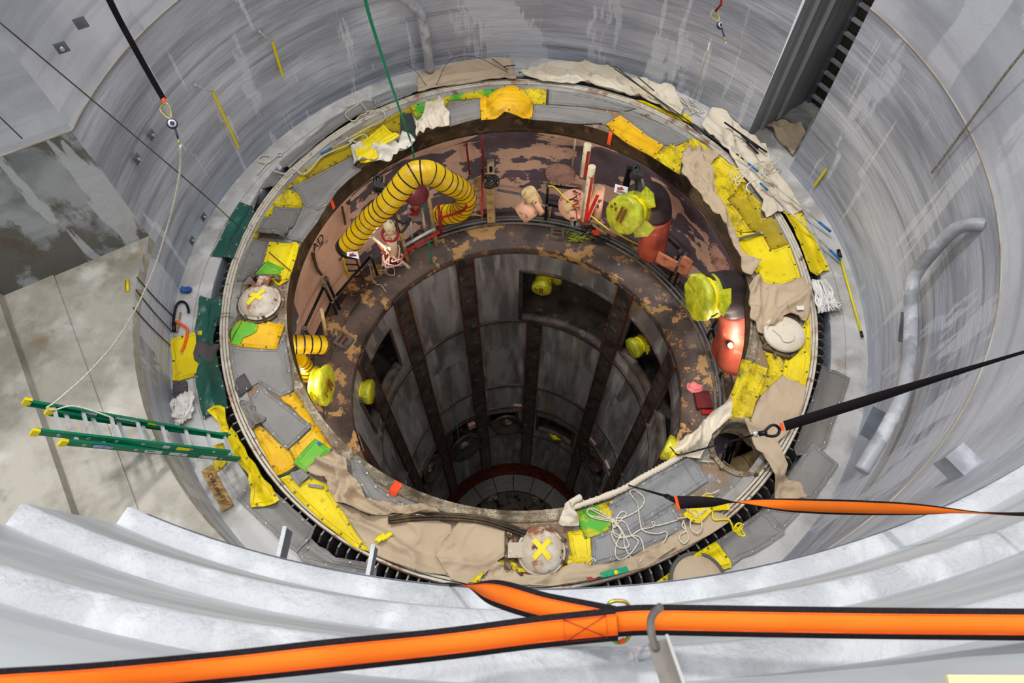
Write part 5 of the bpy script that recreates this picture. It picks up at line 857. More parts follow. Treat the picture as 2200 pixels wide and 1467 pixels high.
t = thing('lifeline_strap', 'black strap with an orange end crossing the right side', 'strap', DP(1690, 914, 6), 'lifeline straps')
b = MB(); P_ = smooth([DP(1686, 915, 6), DP(1850, 864, 5.1), DP(2020, 811, 4.3), DP(2230, 747, 3.55), DP(2900, 545, 2.2)], 10); dn2 = (DP(1700, 925, 6) - DP(1694, 905, 6)).normalized(); ws = smooth([dn2 * .095, dn2 * .082, (dn2 * .8 + FW * .6).normalized() * .066, (dn2 * .5 + FW * .8).normalized() * .053, (dn2 * .5 + FW * .8).normalized() * .05], 10); ribbon(b, P_, ws, .004); b.build('webbing', 'black_web', t)
MB().bar(DP(1678, 909, 5.98), DP(1682, 925, 5.98), .028, .012, FW).build('end_tab', 'orange_plain', t)
t = thing('lifeline_hook', 'black locking hook joining the black strap to a cable above the open manhole', 'hook', DP(1650, 925, 6))
b = MB(); b.tube(smooth([DP(u, v, 6) for u, v in ((1642, 932), (1652, 917), (1664, 913), (1674, 921), (1671, 933), (1658, 937))], 5, True), .014, 8, True); b.build('hook_loop', 'black_steel', t); b = MB(); b.tube([DP(1648, 929, 6), DP(1630, 932, 6.02)], .026, 8); b.build('swivel', 'black_steel', t); b = MB(); b.lathe([(.02, 0), (.035, .01), (.03, .04)], DP(1628, 931, 6.03), (-1, 0, -.3), 10); b.build('ferrule', 'steel', t)
tag(MB().tube([DP(1628, 932, 6.03), HZ(1460, 978, .2), HZ(1452, 975, .06), HZ(1440, 960, -3)], .011, 8).build('steel_cable', 'black_steel'), 'black cable crossing the open manhole from the black strap hook', 'cable', 'lifeline cables')
# retracting lifelines
t = thing('lifeline_strap', 'black strap hanging down the upper left wall', 'strap', DP(352, 215, 5.2), 'lifeline straps')
b = MB(); P_ = [DP(120, -250, 2.9), DP(240, 10, 4.4), DP(285, 95, 4.75), DP(320, 158, 5.0), DP(352, 214, 5.2)]; sd = (RT * .9 + UP * .45).normalized(); ribbon(b, smooth(P_, 6), [sd * .045] * 25, .004); b.build('webbing', 'black_web', t); MB().bar(DP(350, 211, 5.19), DP(354, 219, 5.19), .03, .01, FW).build('end_tab', 'orange_plain', t)
def lifeline(lab, k, dd, sc):
    px = lambda u, v: DP(k[0] + u * sc, k[1] + v * sc, dd)
    t = thing('retracting_lifeline', lab, 'lifeline', px(20, 45), 'retracting lifelines'); r_ = dd / FPX * sc
    MB().tube(smooth([px(*q) for q in ((-2, 3), (-8, 14), (4, 28), (14, 33), (16, 24), (13, 8), (5, 0))], 4, True), 1.6 * r_, 8, True).build('carabiner', 'zinc_gold', t)
    b = MB(); b.lathe([(.001, -4 * r_), (9 * r_, -4 * r_), (11 * r_, -2 * r_), (11 * r_, 2 * r_), (9 * r_, 4 * r_), (.001, 4 * r_)], px(18, 44), -FW + RT * .5, 20); b.build('housing', 'navy_plastic', t)
    b = MB(); b.lathe([(5 * r_, 4.5 * r_), (8.5 * r_, 4.5 * r_), (8.5 * r_, 3.8 * r_)], px(18, 44), -FW + RT * .5, 20); b.build('side_plate', 'bright_steel', t)
    MB().tube([px(24, 54), px(31, 76)], 2.2 * r_, 8).build('lanyard', 'navy_plastic', t); MB().tube([px(31, 76), px(34, 90)], 2.0 * r_, 8).build('snap_hook', 'zinc_gold', t); MB().tube([px(34, 88), px(36, 98)], 1.6 * r_, 8).build('rope_loop', 'rope_white', t); return t
lifeline('blue retracting lifeline hanging on the upper left wall below the black strap', (352, 222), 5.25, 1.0)
t = lifeline('small blue retracting lifeline hanging high on the far wall', (1533, 22), 8.6, .75)
t.rotation_euler = (0, 0, 0)
tag(MB().tube([DP(1550, -10, 8.4), DP(1549, 10, 8.5), DP(1537, 24, 8.6)], .016, 6).build('red_sling', 'red_paint'), 'red sling end holding the small lifeline at the top', 'strap')
rope('white_line', 'thin white cord hanging down the far wall from the small lifeline', [DP(1524, 92, 8.7), DP(1515, 130, 9.0), HZ(1489, 210, .0)], .007, 'rope_white')
rope('green_rope', 'long green rope hanging from the top left over the rim into the well', [DP(740, -180, 4.2), DP(780, -20, 5.5), DP(800, 55, 6.2), DP(845, 195, 8.6), HZ(881, 300, .22), HZ(886, 322, .0), CY(892, 350, 3.86)], .017, 'rope_green', n=6)
rope('green_rope', 'lower part of the green rope dropping past the deck edge into the dark', [CY(892, 350, 3.86), HZ(929, 566, -4.0), HZ(931, 575, -4.4), HZ(955, 727, -9), HZ(982, 917, -14), HZ(1001, 1060, -21)], .016, 'rope_green', n=3)
rope('gray_rope', 'grey braided rope hanging down the right wall', [CY(2420, -180, 5.4), CY(2230, 70, 5.5), CY(2150, 172, 5.55), CY(2040, 320, 5.66), CY(2001, 371, 5.66)], .016, 'rope_gray', n=8)
rope('dark_cable', 'thin dark cable stretched from the upper left over the ring to the well edge', [DP(-20, 32, 6), DP(240, 250, 7.2), DP(440, 420, 8.3), GP(500, 475, .2), GP(625, 582, .12)], .008, 'wire_dark', n=4)
for lab, a, b_ in (('dark cable on the low left wall, the upper of three', (294, 595), (371, 678)), ('dark cable on the low left wall, the middle of three', (292, 622), (369, 712)), ('dark cable on the low left wall, the lowest of three', (286, 660), (366, 742))):
    rope('dark_cable', lab, [CY(*a, 5.79), CY((a[0] + b_[0]) / 2, (a[1] + b_[1]) / 2 + 3, 5.79), HZ(b_[0], b_[1], -.05)], .009, 'wire_dark', group='dark cables on the low wall', n=4)
for lab, a, b_ in (('dark line hanging on the upper left wall near the corner', (-10, 242), (48, 298)),):
    rope('dark_cable', lab, [DP(*a, 6.3), DP(*b_, 6.5)], .007, 'wire_dark')

# ------------------------------------------------------------------ fixtures on the walls
jc = V((cf.x, cf.y, 0)); jn = V((-OD.y, OD.x, 0))
def JP(u, v):
    r_ = ray(u, v); n_ = V((jn.x, jn.y, 0)); s = n_.dot(jc - CP) / n_.dot(r_); return CP + r_ * s
def plateq(lab, px, nut=True, s=.13):
    p = JP(*px) if px[1] < 150 and px[0] < 200 else CY(*px, 5.72); n_ = V((-p.x, -p.y, 0)).normalized() if not (px[1] < 150 and px[0] < 200) else (jn if jn.dot(CP - p) > 0 else -jn)
    x = V((0, 0, 1)).cross(n_); t = thing('anchor_plate', lab, 'plate', p, 'square anchor plates on the wall'); M = Matrix((x, V((0, 0, 1)), n_)).transposed()
    MB().box(p + n_ * .03, (s, s, .012), M).build('plate', 'rim_steel', t); MB().tube([p, p + n_ * .03], .02, 8).build('stud', 'steel', t)
    if nut: MB().tube([p + n_ * .036, p + n_ * .075], .024, 6).build('nut', 'steel', t)
plateq('square anchor plate high on the upper left wall', (172, 46), False); plateq('square anchor plate with a nut, second from the top left', (131, 99))
plateq('square anchor plate beside the lifeline cord', (322, 289)); plateq('square anchor plate just below the one beside the lifeline cord', (291, 341)); plateq('square anchor plate above the dark green tarp', (434, 465)); plateq('square anchor plate nearest the ledge on the left', (409, 516))
for lab, a, b_, h in (('yellow webbing tag hanging on the far left wall, the upper one', (585, 88), (608, 165), (558, 68)), ('yellow webbing tag hanging on the far left wall, the lower one', (457, 196), (513, 318), (420, 182))):
    A, B_ = CY(*a, 5.66), CY(*b_, 5.72); t = thing('webbing_tag', lab, 'webbing', A, 'yellow webbing tags on the wall'); x = V((-A.y, A.x, 0)).normalized(); b = MB(); P_ = smooth([A, A.lerp(B_, .5), B_], 4); ribbon(b, P_, [x * .05] * len(P_), .004); b.build('webbing', 'yellow_plain', t)
    MB().tube(smooth([CY(*h, 5.74), CY((h[0] + a[0]) / 2, (h[1] + a[1]) / 2 + 2, 5.64), A], 4), .012, 6).build('anchor_hook', 'pipe_coat', t); MB().tube([CY(*h, 5.80), CY(*h, 5.7)], .025, 8).build('anchor_stud', 'pipe_coat', t)
tag(MB().tube([HZ(273, 601, 1.11), HZ(274, 626, 1.11)], .03, 4, flat=.1).build('tape_strip', 'tape_yellow'), 'small yellow tape strip on the raised concrete floor at the left', 'tape')
p = CY(1762, 382, 5.79); 
b = MB(); ribbon(b, [CY(1776, 362, 5.77), CY(1748, 402, 5.79)], [V((-p.y, p.x, 0)).normalized() * .05] * 2, .003); tag(b.build('paint_mark', 'tape_yellow'), 'yellow stroke of paint on the right wall', 'mark')
# pipe on the right wall
t = thing('wall_pipe', 'grey coated pipe bending along the right wall with support brackets', 'pipe', CY(1960, 700, 5.6))
pts = [CY(2116, 484, 5.74), CY(2085, 483, 5.62), CY(2050, 494, 5.55), CY(2015, 528, 5.52), CY(1980, 570, 5.52), CY(1962, 600, 5.52), CY(1957, 640, 5.52), CY(1957, 700, 5.52), CY(1953, 770, 5.52), CY(1938, 850, 5.52), CY(1905, 920, 5.52), CY(1878, 965, 5.52), CY(1850, 1012, 5.55)]
b = MB(); b.tube(smooth(pts, 5), .085, 16); b.build('pipe_run', 'pipe_coat', t)
for (u, v) in ((1978, 706), (1905, 918)):
    p = CY(u, v, 5.6); n_ = V((-p.x, -p.y, 0)).normalized(); x = V((0, 0, 1)).cross(n_); M = Matrix((x, V((0, 0, 1)), n_)).transposed(); q = CY(u, v, 5.79)
    MB().box(q + n_ * .12 + V((0, 0, -.08)), (.5, .012, .24), M).build('support_bracket', 'rim_steel', t)
t = thing('wall_pipe', 'grey coated pipe bending down the far wall behind the green rope', 'pipe', CY(925, 150, 5.6))
b = MB(); b.tube(smooth([CY(840, -20, 5.72), CY(880, 5, 5.6), CY(902, 28, 5.56), CY(910, 60, 5.56), CY(917, 100, 5.58), CY(923, 150, 5.62)], 5), .10, 16); b.build('pipe_run', 'pipe_coat', t)
t = thing('junction_block', 'small grey box fixed low on the right wall near the steps', 'box', CY(2065, 1005, 5.7)); p = CY(2068, 1004, 5.66); n_ = V((-p.x, -p.y, 0)).normalized(); x = V((0, 0, 1)).cross(n_); M = Matrix((x, V((0, 0, 1)), n_)).transposed(); MB().box(p, (.20, .16, .26), M).build('box_body', 'pipe_coat', t)
# niche ladder
A0, B0 = HZ(1724, 222, -.3), None
t = thing('guide_ladder', 'steel ladder rack with dark backs inside the guide niche', 'ladder rack', A0)
e1 = pol(7.72, NB - .3); e2 = e1 + (pol(7.75, NA - .8) - pol(7.72, NB)).normalized() * .80
for q in (e1, e2): MB().bar(q + V((0, 0, -.3)), q + V((0, 0, 7.5)), .10, .06, (1, .3, 0)).build('stile', 'rim_steel', t)
for i in range(26): z = -.1 + i * .29; MB().bar(e1 + V((0, 0, z)), e2 + V((0, 0, z)), .07, .05, (0, 0, 1)).build('rung', 'pipe_coat', t)
MB().bar(e1.lerp(e2, .5) + V((.08, .06, -.3)), e1.lerp(e2, .5) + V((.08, .06, 7.5)), .8, .02, (-.79, -.61, 0)).build('back_plate', 'wire_dark', t)
tag(MB().box(DP(2170, 1468, 1.30), (.25, .03, .01)).build('yellow_sheet', 'pale_yellow'), 'pale yellow sheet edge at the bottom right corner', 'sheet')
# ================================================================== inside the drywell and pit
# ------------------------------------------------------------------ pit columns, hoops
cols = [(170, -4.1), (141, -4.1), (111, -4.1), (81, -7.6), (43, -4.1), (10, -4.1), (-23, -4.1), (-56, -4.1), (-90, -4.1), (-124, -4.1), (-157, -4.1)]
LC = {170: 'far left', 141: 'left, reaching the deck', 111: 'left of the centre, reaching the deck', 81: 'right of the centre, starting below the window', 43: 'right of the centre, beside the window', 10: 'far right'}
b = MB()
def column(a, z1):
    er = pol(1, a); et = V((-er.y, er.x, 0)); t = thing('steel_column', 'dark steel column down the pit wall, ' + LC.get(a, 'on the near side under the rim'), 'column', pol(3.66, a, ZB), 'columns down the pit wall')
    b = MB(); b.bar(er * 3.66 + V((0, 0, ZB)), er * 3.66 + V((0, 0, z1)), .40, .035, er); b.build('web_face', 'column_steel', t)
    for s in (-1, 1): b = MB(); b.bar(er * 3.665 + et * s * .215 + V((0, 0, ZB)), er * 3.665 + et * s * .215 + V((0, 0, z1)), .04, .07, er); b.build('flange_edge', 'column_rust', t)
for a, z1 in cols: column(a, z1)
for z, lab in ((-7.65, 'upper hoop beam below the windows in the pit wall'), (-12.35, 'middle hoop beam round the pit wall'), (-14.4, 'thin lower hoop beam round the pit wall'), (-17.3, 'lowest hoop beam round the pit wall')):
    b = MB(); b.lathe([(3.72, z - .05), (3.64, z - .05), (3.64, z + .05), (3.72, z + .05)], seg=120, smooth=False); tag(b.build('hoop_beam', 'column_steel'), lab, 'beam', 'hoop beams round the pit')
# bottom: grid plates and disc
t = thing('floor_grating', 'ring of perforated floor plates at the bottom of the dark pit', 'grating', (0, 0, ZB))
for i in range(20):
    b = MB(); b.lathe([(3.38, ZB + .08), (2.56, ZB + .08), (2.56, ZB), (3.38, ZB)], seg=6, a0=i * 18 + .4, a1=i * 18 + 17.6, smooth=False); b.build('grating_plate', 'grid_steel', t)
t = thing('bottom_plate', 'wet steel disc with round holes at the very bottom of the pit', 'plate', (0, 0, ZB)); b = MB(); b.lathe([(2.54, ZB + .03), (2.45, ZB + .08), (.001, ZB + .02)], seg=60); b.build('disc', 'wet_steel', t)
for i, (x, y) in enumerate(((-.7, 1.2), (-.2, 1.0), (.1, 1.5), (.6, 1.3), (.35, .8), (-.9, .7), (-.45, .55), (.9, .7), (0, .2), (1.3, 1.0))):
    b = MB(); b.lathe([(.001, .012), (.15, .012), (.19, .03), (.2, 0)], (x, y, ZB + .045), seg=20); b.build('hole', 'gap_dark', t)
for x in (-1.2, .35): MB().bar(V((x, 2.3, ZB + .1)), V((x + 1.2, .2, ZB + .1)), .05, .08).build('support_bar', 'column_steel', t)
# lower nozzles with pink insulation
for lab, (u, v), rr, m in (('dark round nozzle at the centre of the lower pit wall', (1088, 900), .62, 0), ('big oval nozzle opening left of the centre low in the pit', (993, 950), .75, 1), ('dark nozzle at the far left low in the pit', (918, 1000), .60, 0), ('dark nozzle at the right low in the pit', (1283, 975), .62, 0)):
    p = CY(u, v, 3.85); er = V((p.x, p.y, 0)).normalized(); t = thing('pit_nozzle', lab, 'nozzle', p, 'nozzles low in the pit wall')
    b = MB(); b.lathe([(rr * .35, -.5), (rr * .5, -.1), (rr, .28), (rr * 1.05, .34), (rr * .9, .36), (rr * .55, .22), (.2, .2)], p, -er + V((0, 0, .3)), 28); b.build('bell', 'column_steel', t)
    b = MB(); b.lathe([(.001, .24), (.20, .24), (.22, .18)], p, -er + V((0, 0, .3)), 20); b.build('bore_plate', 'wet_steel' if m == 0 else 'liner_steel', t)
for lab, (u, v) in (('pink insulation block above the central lower nozzle', (1112, 872)), ('pink insulation block left of the centre low in the pit', (1014, 913)), ('small pink insulation block by the left lower column', (945, 958)), ('pink insulation block right of the centre low in the pit', (1275, 950)), ('lower pink insulation block at the right low in the pit', (1306, 1000))):
    p = CY(u, v, 3.74); er = V((p.x, p.y, 0)).normalized(); x = V((0, 0, 1)).cross(er); M = Matrix((x, V((0, 0, 1)), er)).transposed(); tag(MB().box(p, (.34, .42, .16), M).build('insulation_block', 'pink_paint'), lab, 'insulation', 'pink insulation blocks low in the pit')
# bagged nozzles
def bagged(lab, face, back, r_, px=None, rings=None, text_=False, pipe=None, grp='yellow wrapped nozzles', tail=((.9, 60), (.8, 200))):
    """face/back: centres; disc faces face-back"""
    ax = (face - back).normalized(); t = thing('wrapped_nozzle', lab, 'wrapped nozzle', back, grp); L_ = (face - back).length
    b = MB(); seg = 40; prof = [(r_ * .62, 0), (r_ * .95, L_ * .15), (r_ * .78, L_ * .35), (r_ * .80, L_ * .45), (r_ * 1.02, L_ * .75), (r_ * 1.0, L_ * .95), (r_ * .9, L_), (.001, L_ * 1.01)]
    b.lathe(prof, back, ax, seg)
    for v in b.b.verts:
        d = v.co - back; rad = d - ax * d.dot(ax); v.co += rad * (.09 * noise.noise(v.co * (5 / max(r_, .2)))) + ax * (.05 * r_ * noise.noise(v.co * 7))
    x = ax.orthogonal().normalized(); y = ax.cross(x); o = b.build('bag', 'bag_yellow', t)
    for k, a in tail:
        d = x * math.cos(R(a)) + y * math.sin(R(a)); b = MB(); q = back + ax * L_ * .3 + d * r_ * .6; e = V((-d.dot(x), 0, 0)); s = ax.cross(d).normalized()
        vv = [q - s * r_ * .35, q + s * r_ * .35, q + d * r_ * .75 * k + s * r_ * .55 - ax * r_ * .2, q + d * r_ * .95 * k - ax * r_ * .1, q + d * r_ * .7 * k - s * r_ * .6 + ax * r_ * .1]
        b.face([b.b.verts.new(p) for p in vv]); v2 = [p - ax * .015 for p in vv]; b.face([b.b.verts.new(p) for p in v2]); b.build('bag_tail', 'bag_yellow', t)
    b = MB(); b.lathe([(r_ * .80, L_ * .30), (r_ * .84, L_ * .36), (r_ * .84, L_ * .46), (r_ * .80, L_ * .5)], back, ax, seg); o = b.build('tape_band', 'tape_yellow', t); o['label'] = 'bright yellow tape band'
    if text_:
        up_ = (V((0, 0, 1)) - ax * ax.z).normalized(); rt = up_.cross(ax)
        c = face + ax * .035 * r_ / .3 - rt * r_ * .55 + up_ * r_ * .25
        for k in range(3):
            a0 = R(90 + 120 * k + text_); b = MB(); pts = [c + (rt * math.cos(a0 + s) + up_ * math.sin(a0 + s)) * rr for rr, s in ((r_ * .06, -.45), (r_ * .22, -.45), (r_ * .235, 0), (r_ * .22, .45), (r_ * .06, .45))]; b.face([b.b.verts.new(p) for p in pts]); b.build('trefoil_blade', 'brown_ink', t)
        for k in range(2):
            cc = face + ax * .035 * r_ / .3 - rt * r_ * (-.0 - .22 * k + .12) + up_ * r_ * .1; MB().bar(cc - up_ * r_ * .42, cc + up_ * r_ * .42, r_ * .13, .003, ax).build('printed_line', 'brown_ink', t)
    return t
def radial(px, rf, L_):
    f = CY(px[0], px[1], rf); er = V((f.x, f.y, 0)).normalized(); return f, f + er * L_
bagged('small yellow wrapped nozzle in the big window of the pit wall', *radial((1163, 624), 3.45, .5), .27, text_=20, tail=((.5, 60), (.5, 200)))
bagged('second yellow wrapped nozzle deeper in the big window', *radial((1194, 606), 4.0, .35), .16, tail=())
bagged('yellow wrapped nozzle in the right window of the pit wall', *radial((1356, 750), 3.5, .45), .28, tail=((.6, 60),))
bagged('yellow wrapped nozzle in the left window of the pit wall', *radial((801, 842), 3.45, .45), .30, tail=((.6, 200),))
bagged('yellow wrapped nozzle just inside the wall at the far right of the pit', *radial((1428, 958), 3.5, .35), .27, tail=())
p = CY(1192, 940, 3.55); er = V((p.x, p.y, 0)).normalized(); x = V((0, 0, 1)).cross(er); b = MB(); q = []
for k in range(10):
    rr = (.34 if k % 2 == 0 else .17) * (1 + .15 * math.sin(k * 2.3)); q.append(p + x * rr * math.cos(k * math.pi / 5 + .3) + V((0, 0, 1)) * rr * math.sin(k * math.pi / 5 + .3))
f = b.b.verts.new(p - er * .12); g = b.b.verts.new(p + er * .12); w = [b.b.verts.new(v) for v in q]
for k in range(10): b.face((f, w[k], w[(k + 1) % 10]), True); b.face((g, w[(k + 1) % 10], w[k]), True)
tag(b.build('star_bag', 'yellow_plain'), 'small star shaped yellow wrap low in the pit right of the centre', 'wrap')
# big bagged elbows on the right
def elbow(lab, pts, r_, m1, m2, k): 
    t = thing('elbow_pipe', lab, 'pipe', pts[-1], 'dark elbow pipes with red lower ends'); P_ = smooth(pts, 6); n = int(len(P_) * k)
    b = MB(); b.tube(P_[:n + 1], r_, 28); b.build('elbow', m1, t); b = MB(); b.tube(P_[n:], r_ * 1.0, 28); b.build('lower_pipe', m2, t); d = (P_[2] - P_[1]).normalized(); b = MB(); b.lathe([(r_, -.02), (r_ * 1.05, 0), (r_, .02)], P_[3], d, 28); b.build('weld_band', 'dark_pipe', t); return t
f1 = DP(1342, 462, 11.6)
elbow('dark elbow pipe with a red lower end behind the large yellow disc', [DP(1352, 455, 11.9), DP(1372, 428, 12.1), DP(1400, 425, 12.4), DP(1410, 455, 12.7), DP(1405, 500, 13.2), DP(1400, 540, 13.8)], .30, 'dark_pipe', 'red_pipe', .62)
bagged('large yellow wrapped pipe end with a radiation sign at the back right of the deck', DP(1336, 464, 11.35), DP(1370, 446, 11.7), .35, text_=5, tail=((1.0, 100), (.9, 200)))
elbow('dark elbow pipe with a red lower end at the right edge of the well', [DP(1515, 636, 11.05), DP(1540, 630, 11.2), DP(1568, 628, 11.4), DP(1585, 655, 11.7), DP(1588, 700, 12.2), DP(1585, 780, 12.8)], .38, 'dark_pipe', 'red_pipe', .55)
bagged('large yellow wrapped pipe end at the right edge of the well', DP(1494, 640, 11.0), DP(1535, 634, 11.08), .41, tail=((.9, 90), (.9, 270)))
bagged('large yellow wrapped pipe end at the left edge of the well', DP(706, 828, 11.4), DP(672, 826, 11.42), .36, text_=30, tail=((.8, 120), (.9, 270)))
# ducts
def duct(lab, pts, r_, cuff=None, sp=.16):
    t = thing('air_duct', lab, 'duct', pts[0], 'yellow flexible air ducts'); P_ = smooth(pts, 10); b = MB(); b.tube(P_, [r_ * (1 + .03 * noise.noise(p * 9)) for p in P_], 26); b.build('sleeve', 'duct_yellow', t); acc = 0; 
    for i in range(1, len(P_) - 1):
        acc += (P_[i] - P_[i - 1]).length
        if acc > sp: acc = 0; b = MB(); b.lathe([(r_ * 1.0, -.014), (r_ * 1.045, 0), (r_ * 1.0, .014)], P_[i], P_[i + 1] - P_[i - 1], 26); b.build('spiral_hoop', 'black_plastic', t)
    if cuff: b = MB(); d = (P_[0] - P_[1]).normalized(); b.tube([P_[0] - d * .03, P_[0] + d * .12], r_ * 1.05, 26); b.build('cuff', 'black_plastic', t)
    return t
duct('long yellow ribbed air duct arching over the left of the deck', [DP(748, 528, 12.2), DP(790, 478, 11.6), DP(835, 435, 11.1), DP(870, 392, 10.8), DP(893, 372, 10.75), DP(925, 372, 10.8), DP(960, 392, 11.1), DP(990, 408, 11.6), DP(1000, 430, 12.0), DP(985, 455, 12.6), DP(945, 462, 13.0)], .20, True, .135)
duct('short yellow ribbed air duct at the left edge of the well', [DP(600, 742, 11.9), DP(640, 740, 12.0), DP(675, 740, 12.15), DP(695, 741, 12.3)], .18, None, .12)
duct('crumpled yellow air duct below the short one at the left edge', [DP(640, 770, 12.3), DP(655, 785, 12.6), DP(660, 810, 12.9)], .16, None, .10)
# drywell wall fittings
DW = [(3.93, -.38), (4.35, -1.0), (4.62, -1.9), (4.75, -3.0), (4.85, -4.05)]
def DWP(u, v, off=.03):
    r_ = ray(u, v); s = 8.0
    while s < 16:
        p = CP + r_ * s; rr = math.hypot(p.x, p.y)
        if p.z < -.38:
            for (ra, za), (rb, zb) in zip(DW, DW[1:]):
                if zb <= p.z <= za and rr > ra + (rb - ra) * (p.z - za) / (zb - za) - off: return p
        s += .02
    return CP + r_ * 12.5
def vert(p, z0): return V((p.x, p.y, z0))
for lab, u0_, v0, u1_, v1, r_, m in (('thin red pipe standing on the back of the drywell wall', 1002, 310, 1009, 375, .022, 'red_paint'), ('red riser pipe left of the tan post', 1035, 296, 1040, 385, .022, 'red_paint'), ('red riser pipe lower length behind the tan post', 1036, 365, 1036, 460, .022, 'red_paint'), ('pale hanger strap on the back drywell wall', 1236, 300, 1229, 362, .022, 'cream_paint')):
    A, B_ = DWP(u0_, v0, .08), DWP(u1_, v1, .15); tag(MB().tube([A, B_], r_, 8).build('red_pipe' if 'red' in m else 'hanger_strap', m), lab, 'pipe')
t = thing('blind_flange', 'round bolted blind flange on the back drywell wall', 'flange', DWP(1204, 373)); p = DWP(1204, 373, .02); n_ = (V((0, 0, p.z + .2)) - V((p.x, p.y, p.z))).normalized(); x = V((0, 0, 1)).cross(n_).normalized(); y = n_.cross(x)
b = MB(); b.lathe([(.36, -.2), (.36, .02), (.34, .04), (.001, .05)], p, n_, 40); b.build('cover', 'pink_paint', t)
for i in range(20): a = i * 2 * math.pi / 20; q = p + (x * math.cos(a) + y * math.sin(a)) * .305 + n_ * .04; MB().tube([q, q + n_ * .035], .02, 6).build('bolt', 'cream_paint', t)
t = thing('blind_flange', 'pinkish bolted flange on the drywell wall by the right rim', 'flange', DWP(1548, 552)); p = DWP(1548, 552, .02); n_ = (V((0, 0, p.z + .2)) - p).normalized(); x = V((0, 0, 1)).cross(n_).normalized(); y = n_.cross(x)
b = MB(); b.lathe([(.34, -.2), (.34, .02), (.32, .04), (.001, .05)], p, n_, 40); b.build('cover', 'pink_paint', t)
for i in range(20): a = i * 2 * math.pi / 20; q = p + (x * math.cos(a) + y * math.sin(a)) * .29 + n_ * .04; MB().tube([q, q + n_ * .035], .02, 6).build('bolt', 'peach_paint', t)
# posts
def DK(u, v, z=-4.0): return HZ(u, v, z)
t = thing('tan_post', 'tan box post with a bracket head in the middle of the back deck', 'post', DK(1056, 478)); q = DK(1056, 478); MB().box(q + V((0, 0, .75)), (.20, .16, 1.5)).build('post_body', 'tan_paint', t); MB().box(q + V((-.12, 0, 1.5)), (.5, .22, .16)).build('head_beam', 'tan_paint', t)
for lab, (u, v), h, r_, m in (('slim cream post left of the tall valve', (876, 560), 1.7, .045, 'tan_paint'), ('slim cream post right of the yellow duct bend', (938, 528), 2.4, .05, 'tan_paint'), ('slim cream rod left of the big valve', (1240 - 60, 470), .5, .03, 'tan_paint'), ('short tan stub post on the back deck', (1100, 440), .5, .05, 'tan_paint')):
    q = DK(u, v); tag(MB().tube([q, q + V((0, 0, h))], r_, 10).tube([q + V((0, 0, h - .12)), q + V((0, 0, h + .02))], r_ * 1.5, 10).build('cream_post', m), lab, 'post')
# ladders with rungs
t = thing('small_ladder', 'small tan ladder standing beside the tan post', 'ladder', DK(1034, 470))
A = DK(1036, 474); B_ = DK(1000, 470)
for q in (A, B_): MB().tube([q, q + V((0, 0, 1.5))], .025, 8).build('stile', 'tan_paint', t)
for i in range(5): z = V((0, 0, .2 + i * .29)); MB().tube([A + z, B_ + z], .02, 6).build('rung', 'tan_paint', t)
t = thing('small_ladder', 'dark brown ladder leaning on the peach wall at the left', 'ladder', DK(742, 608))
A0_, A1_ = HZ(716, 540, -2.6), HZ(745, 608, -4); B0_, B1_ = HZ(762, 548, -2.6), HZ(780, 600, -4)
for a, b_ in ((A0_, A1_), (B0_, B1_)): MB().bar(a, b_, .04, .05).build('stile', 'maroon', t)
for i in range(4): f_ = .15 + i * .23; MB().tube([A0_.lerp(A1_, f_), B0_.lerp(B1_, f_)], .02, 6).build('rung', 'black_steel', t)
tag(MB().tube(smooth([HZ(738, 553, -2.6), HZ(741, 570, -3), HZ(747, 585, -3.4), HZ(753, 600, -3.9)], 4), .025, 6).build('yellow_tape', 'tape_yellow'), 'yellow barrier tape hanging in the brown ladder', 'tape')
# railings
def rail(lab, segs, m='black_steel', r_=.032, grp='black pipe railings on the deck'):
    t = thing('pipe_railing', lab, 'railing', segs[0][0], grp)
    for a, b_ in segs:
        MB().tube([a, b_], r_, 10).build('rail_pipe', m, t)
        for q in (a, b_): o = MB(); o.tube([q - (b_ - a).normalized() * .04, q + (b_ - a).normalized() * .04], r_ * 1.5, 10) ; o.build('rail_joint', 'gray_box', t)
    return t
def VT(bp_, tp_, f_=1.0):
    B_ = HZ(*bp_, -4.0); r_ = ray(*tp_); rr = math.hypot(B_.x, B_.y)
    if rr > 4.55: B_ = V((B_.x * 4.55 / rr, B_.y * 4.55 / rr, -4.0))
    h = V((r_.x, r_.y)); s = (V((B_.x - CP.x, B_.y - CP.y))).dot(h) / h.dot(h); z = CP.z + r_.z * s
    return V((B_.x, B_.y, -4.0 + (z + 4.0) * f_))
def posts(lab, P_, links):
    q = [(HZ(*b_, -4.0), VT(b_, t_)) for b_, t_ in P_]; q = [(V((t_.x, t_.y, -4.0)), t_) for b_, t_ in q]
    segs = [(b_, t_) for b_, t_ in q]
    for k, j, f_ in links: segs.append((q[k][0].lerp(q[k][1], f_), q[j][0].lerp(q[j][1], f_)))
    return rail(lab, segs)
posts('black pipe railing at the left between the duct and the brown ladder', [((720, 678), (690, 617)), ((648, 760), (630, 718)), ((727, 668), (697, 600))], [(0, 1, 1), (0, 1, .5)])
posts('long black pipe railing running up past the brown ladder', [((729, 668), (716, 640)), ((811, 592), (801, 548))], [(0, 1, 1)])
posts('black pipe railing in front of the round flange at the back', [((1172, 475), (1176, 398)), ((1236, 484), (1240, 406))], [(0, 1, 1), (0, 1, .5)])
posts('black pipe railing between the two large elbow pipes', [((1388, 556), (1408, 488)), ((1445, 602), (1468, 540)), ((1456, 612), (1480, 548))], [(0, 1, 1), (0, 1, .5)])
posts('black pipe railing at the right below the yellow wrapped elbow', [((1545, 722), (1560, 690)), ((1568, 812), (1585, 790))], [(0, 1, 1), (0, 1, .5)])
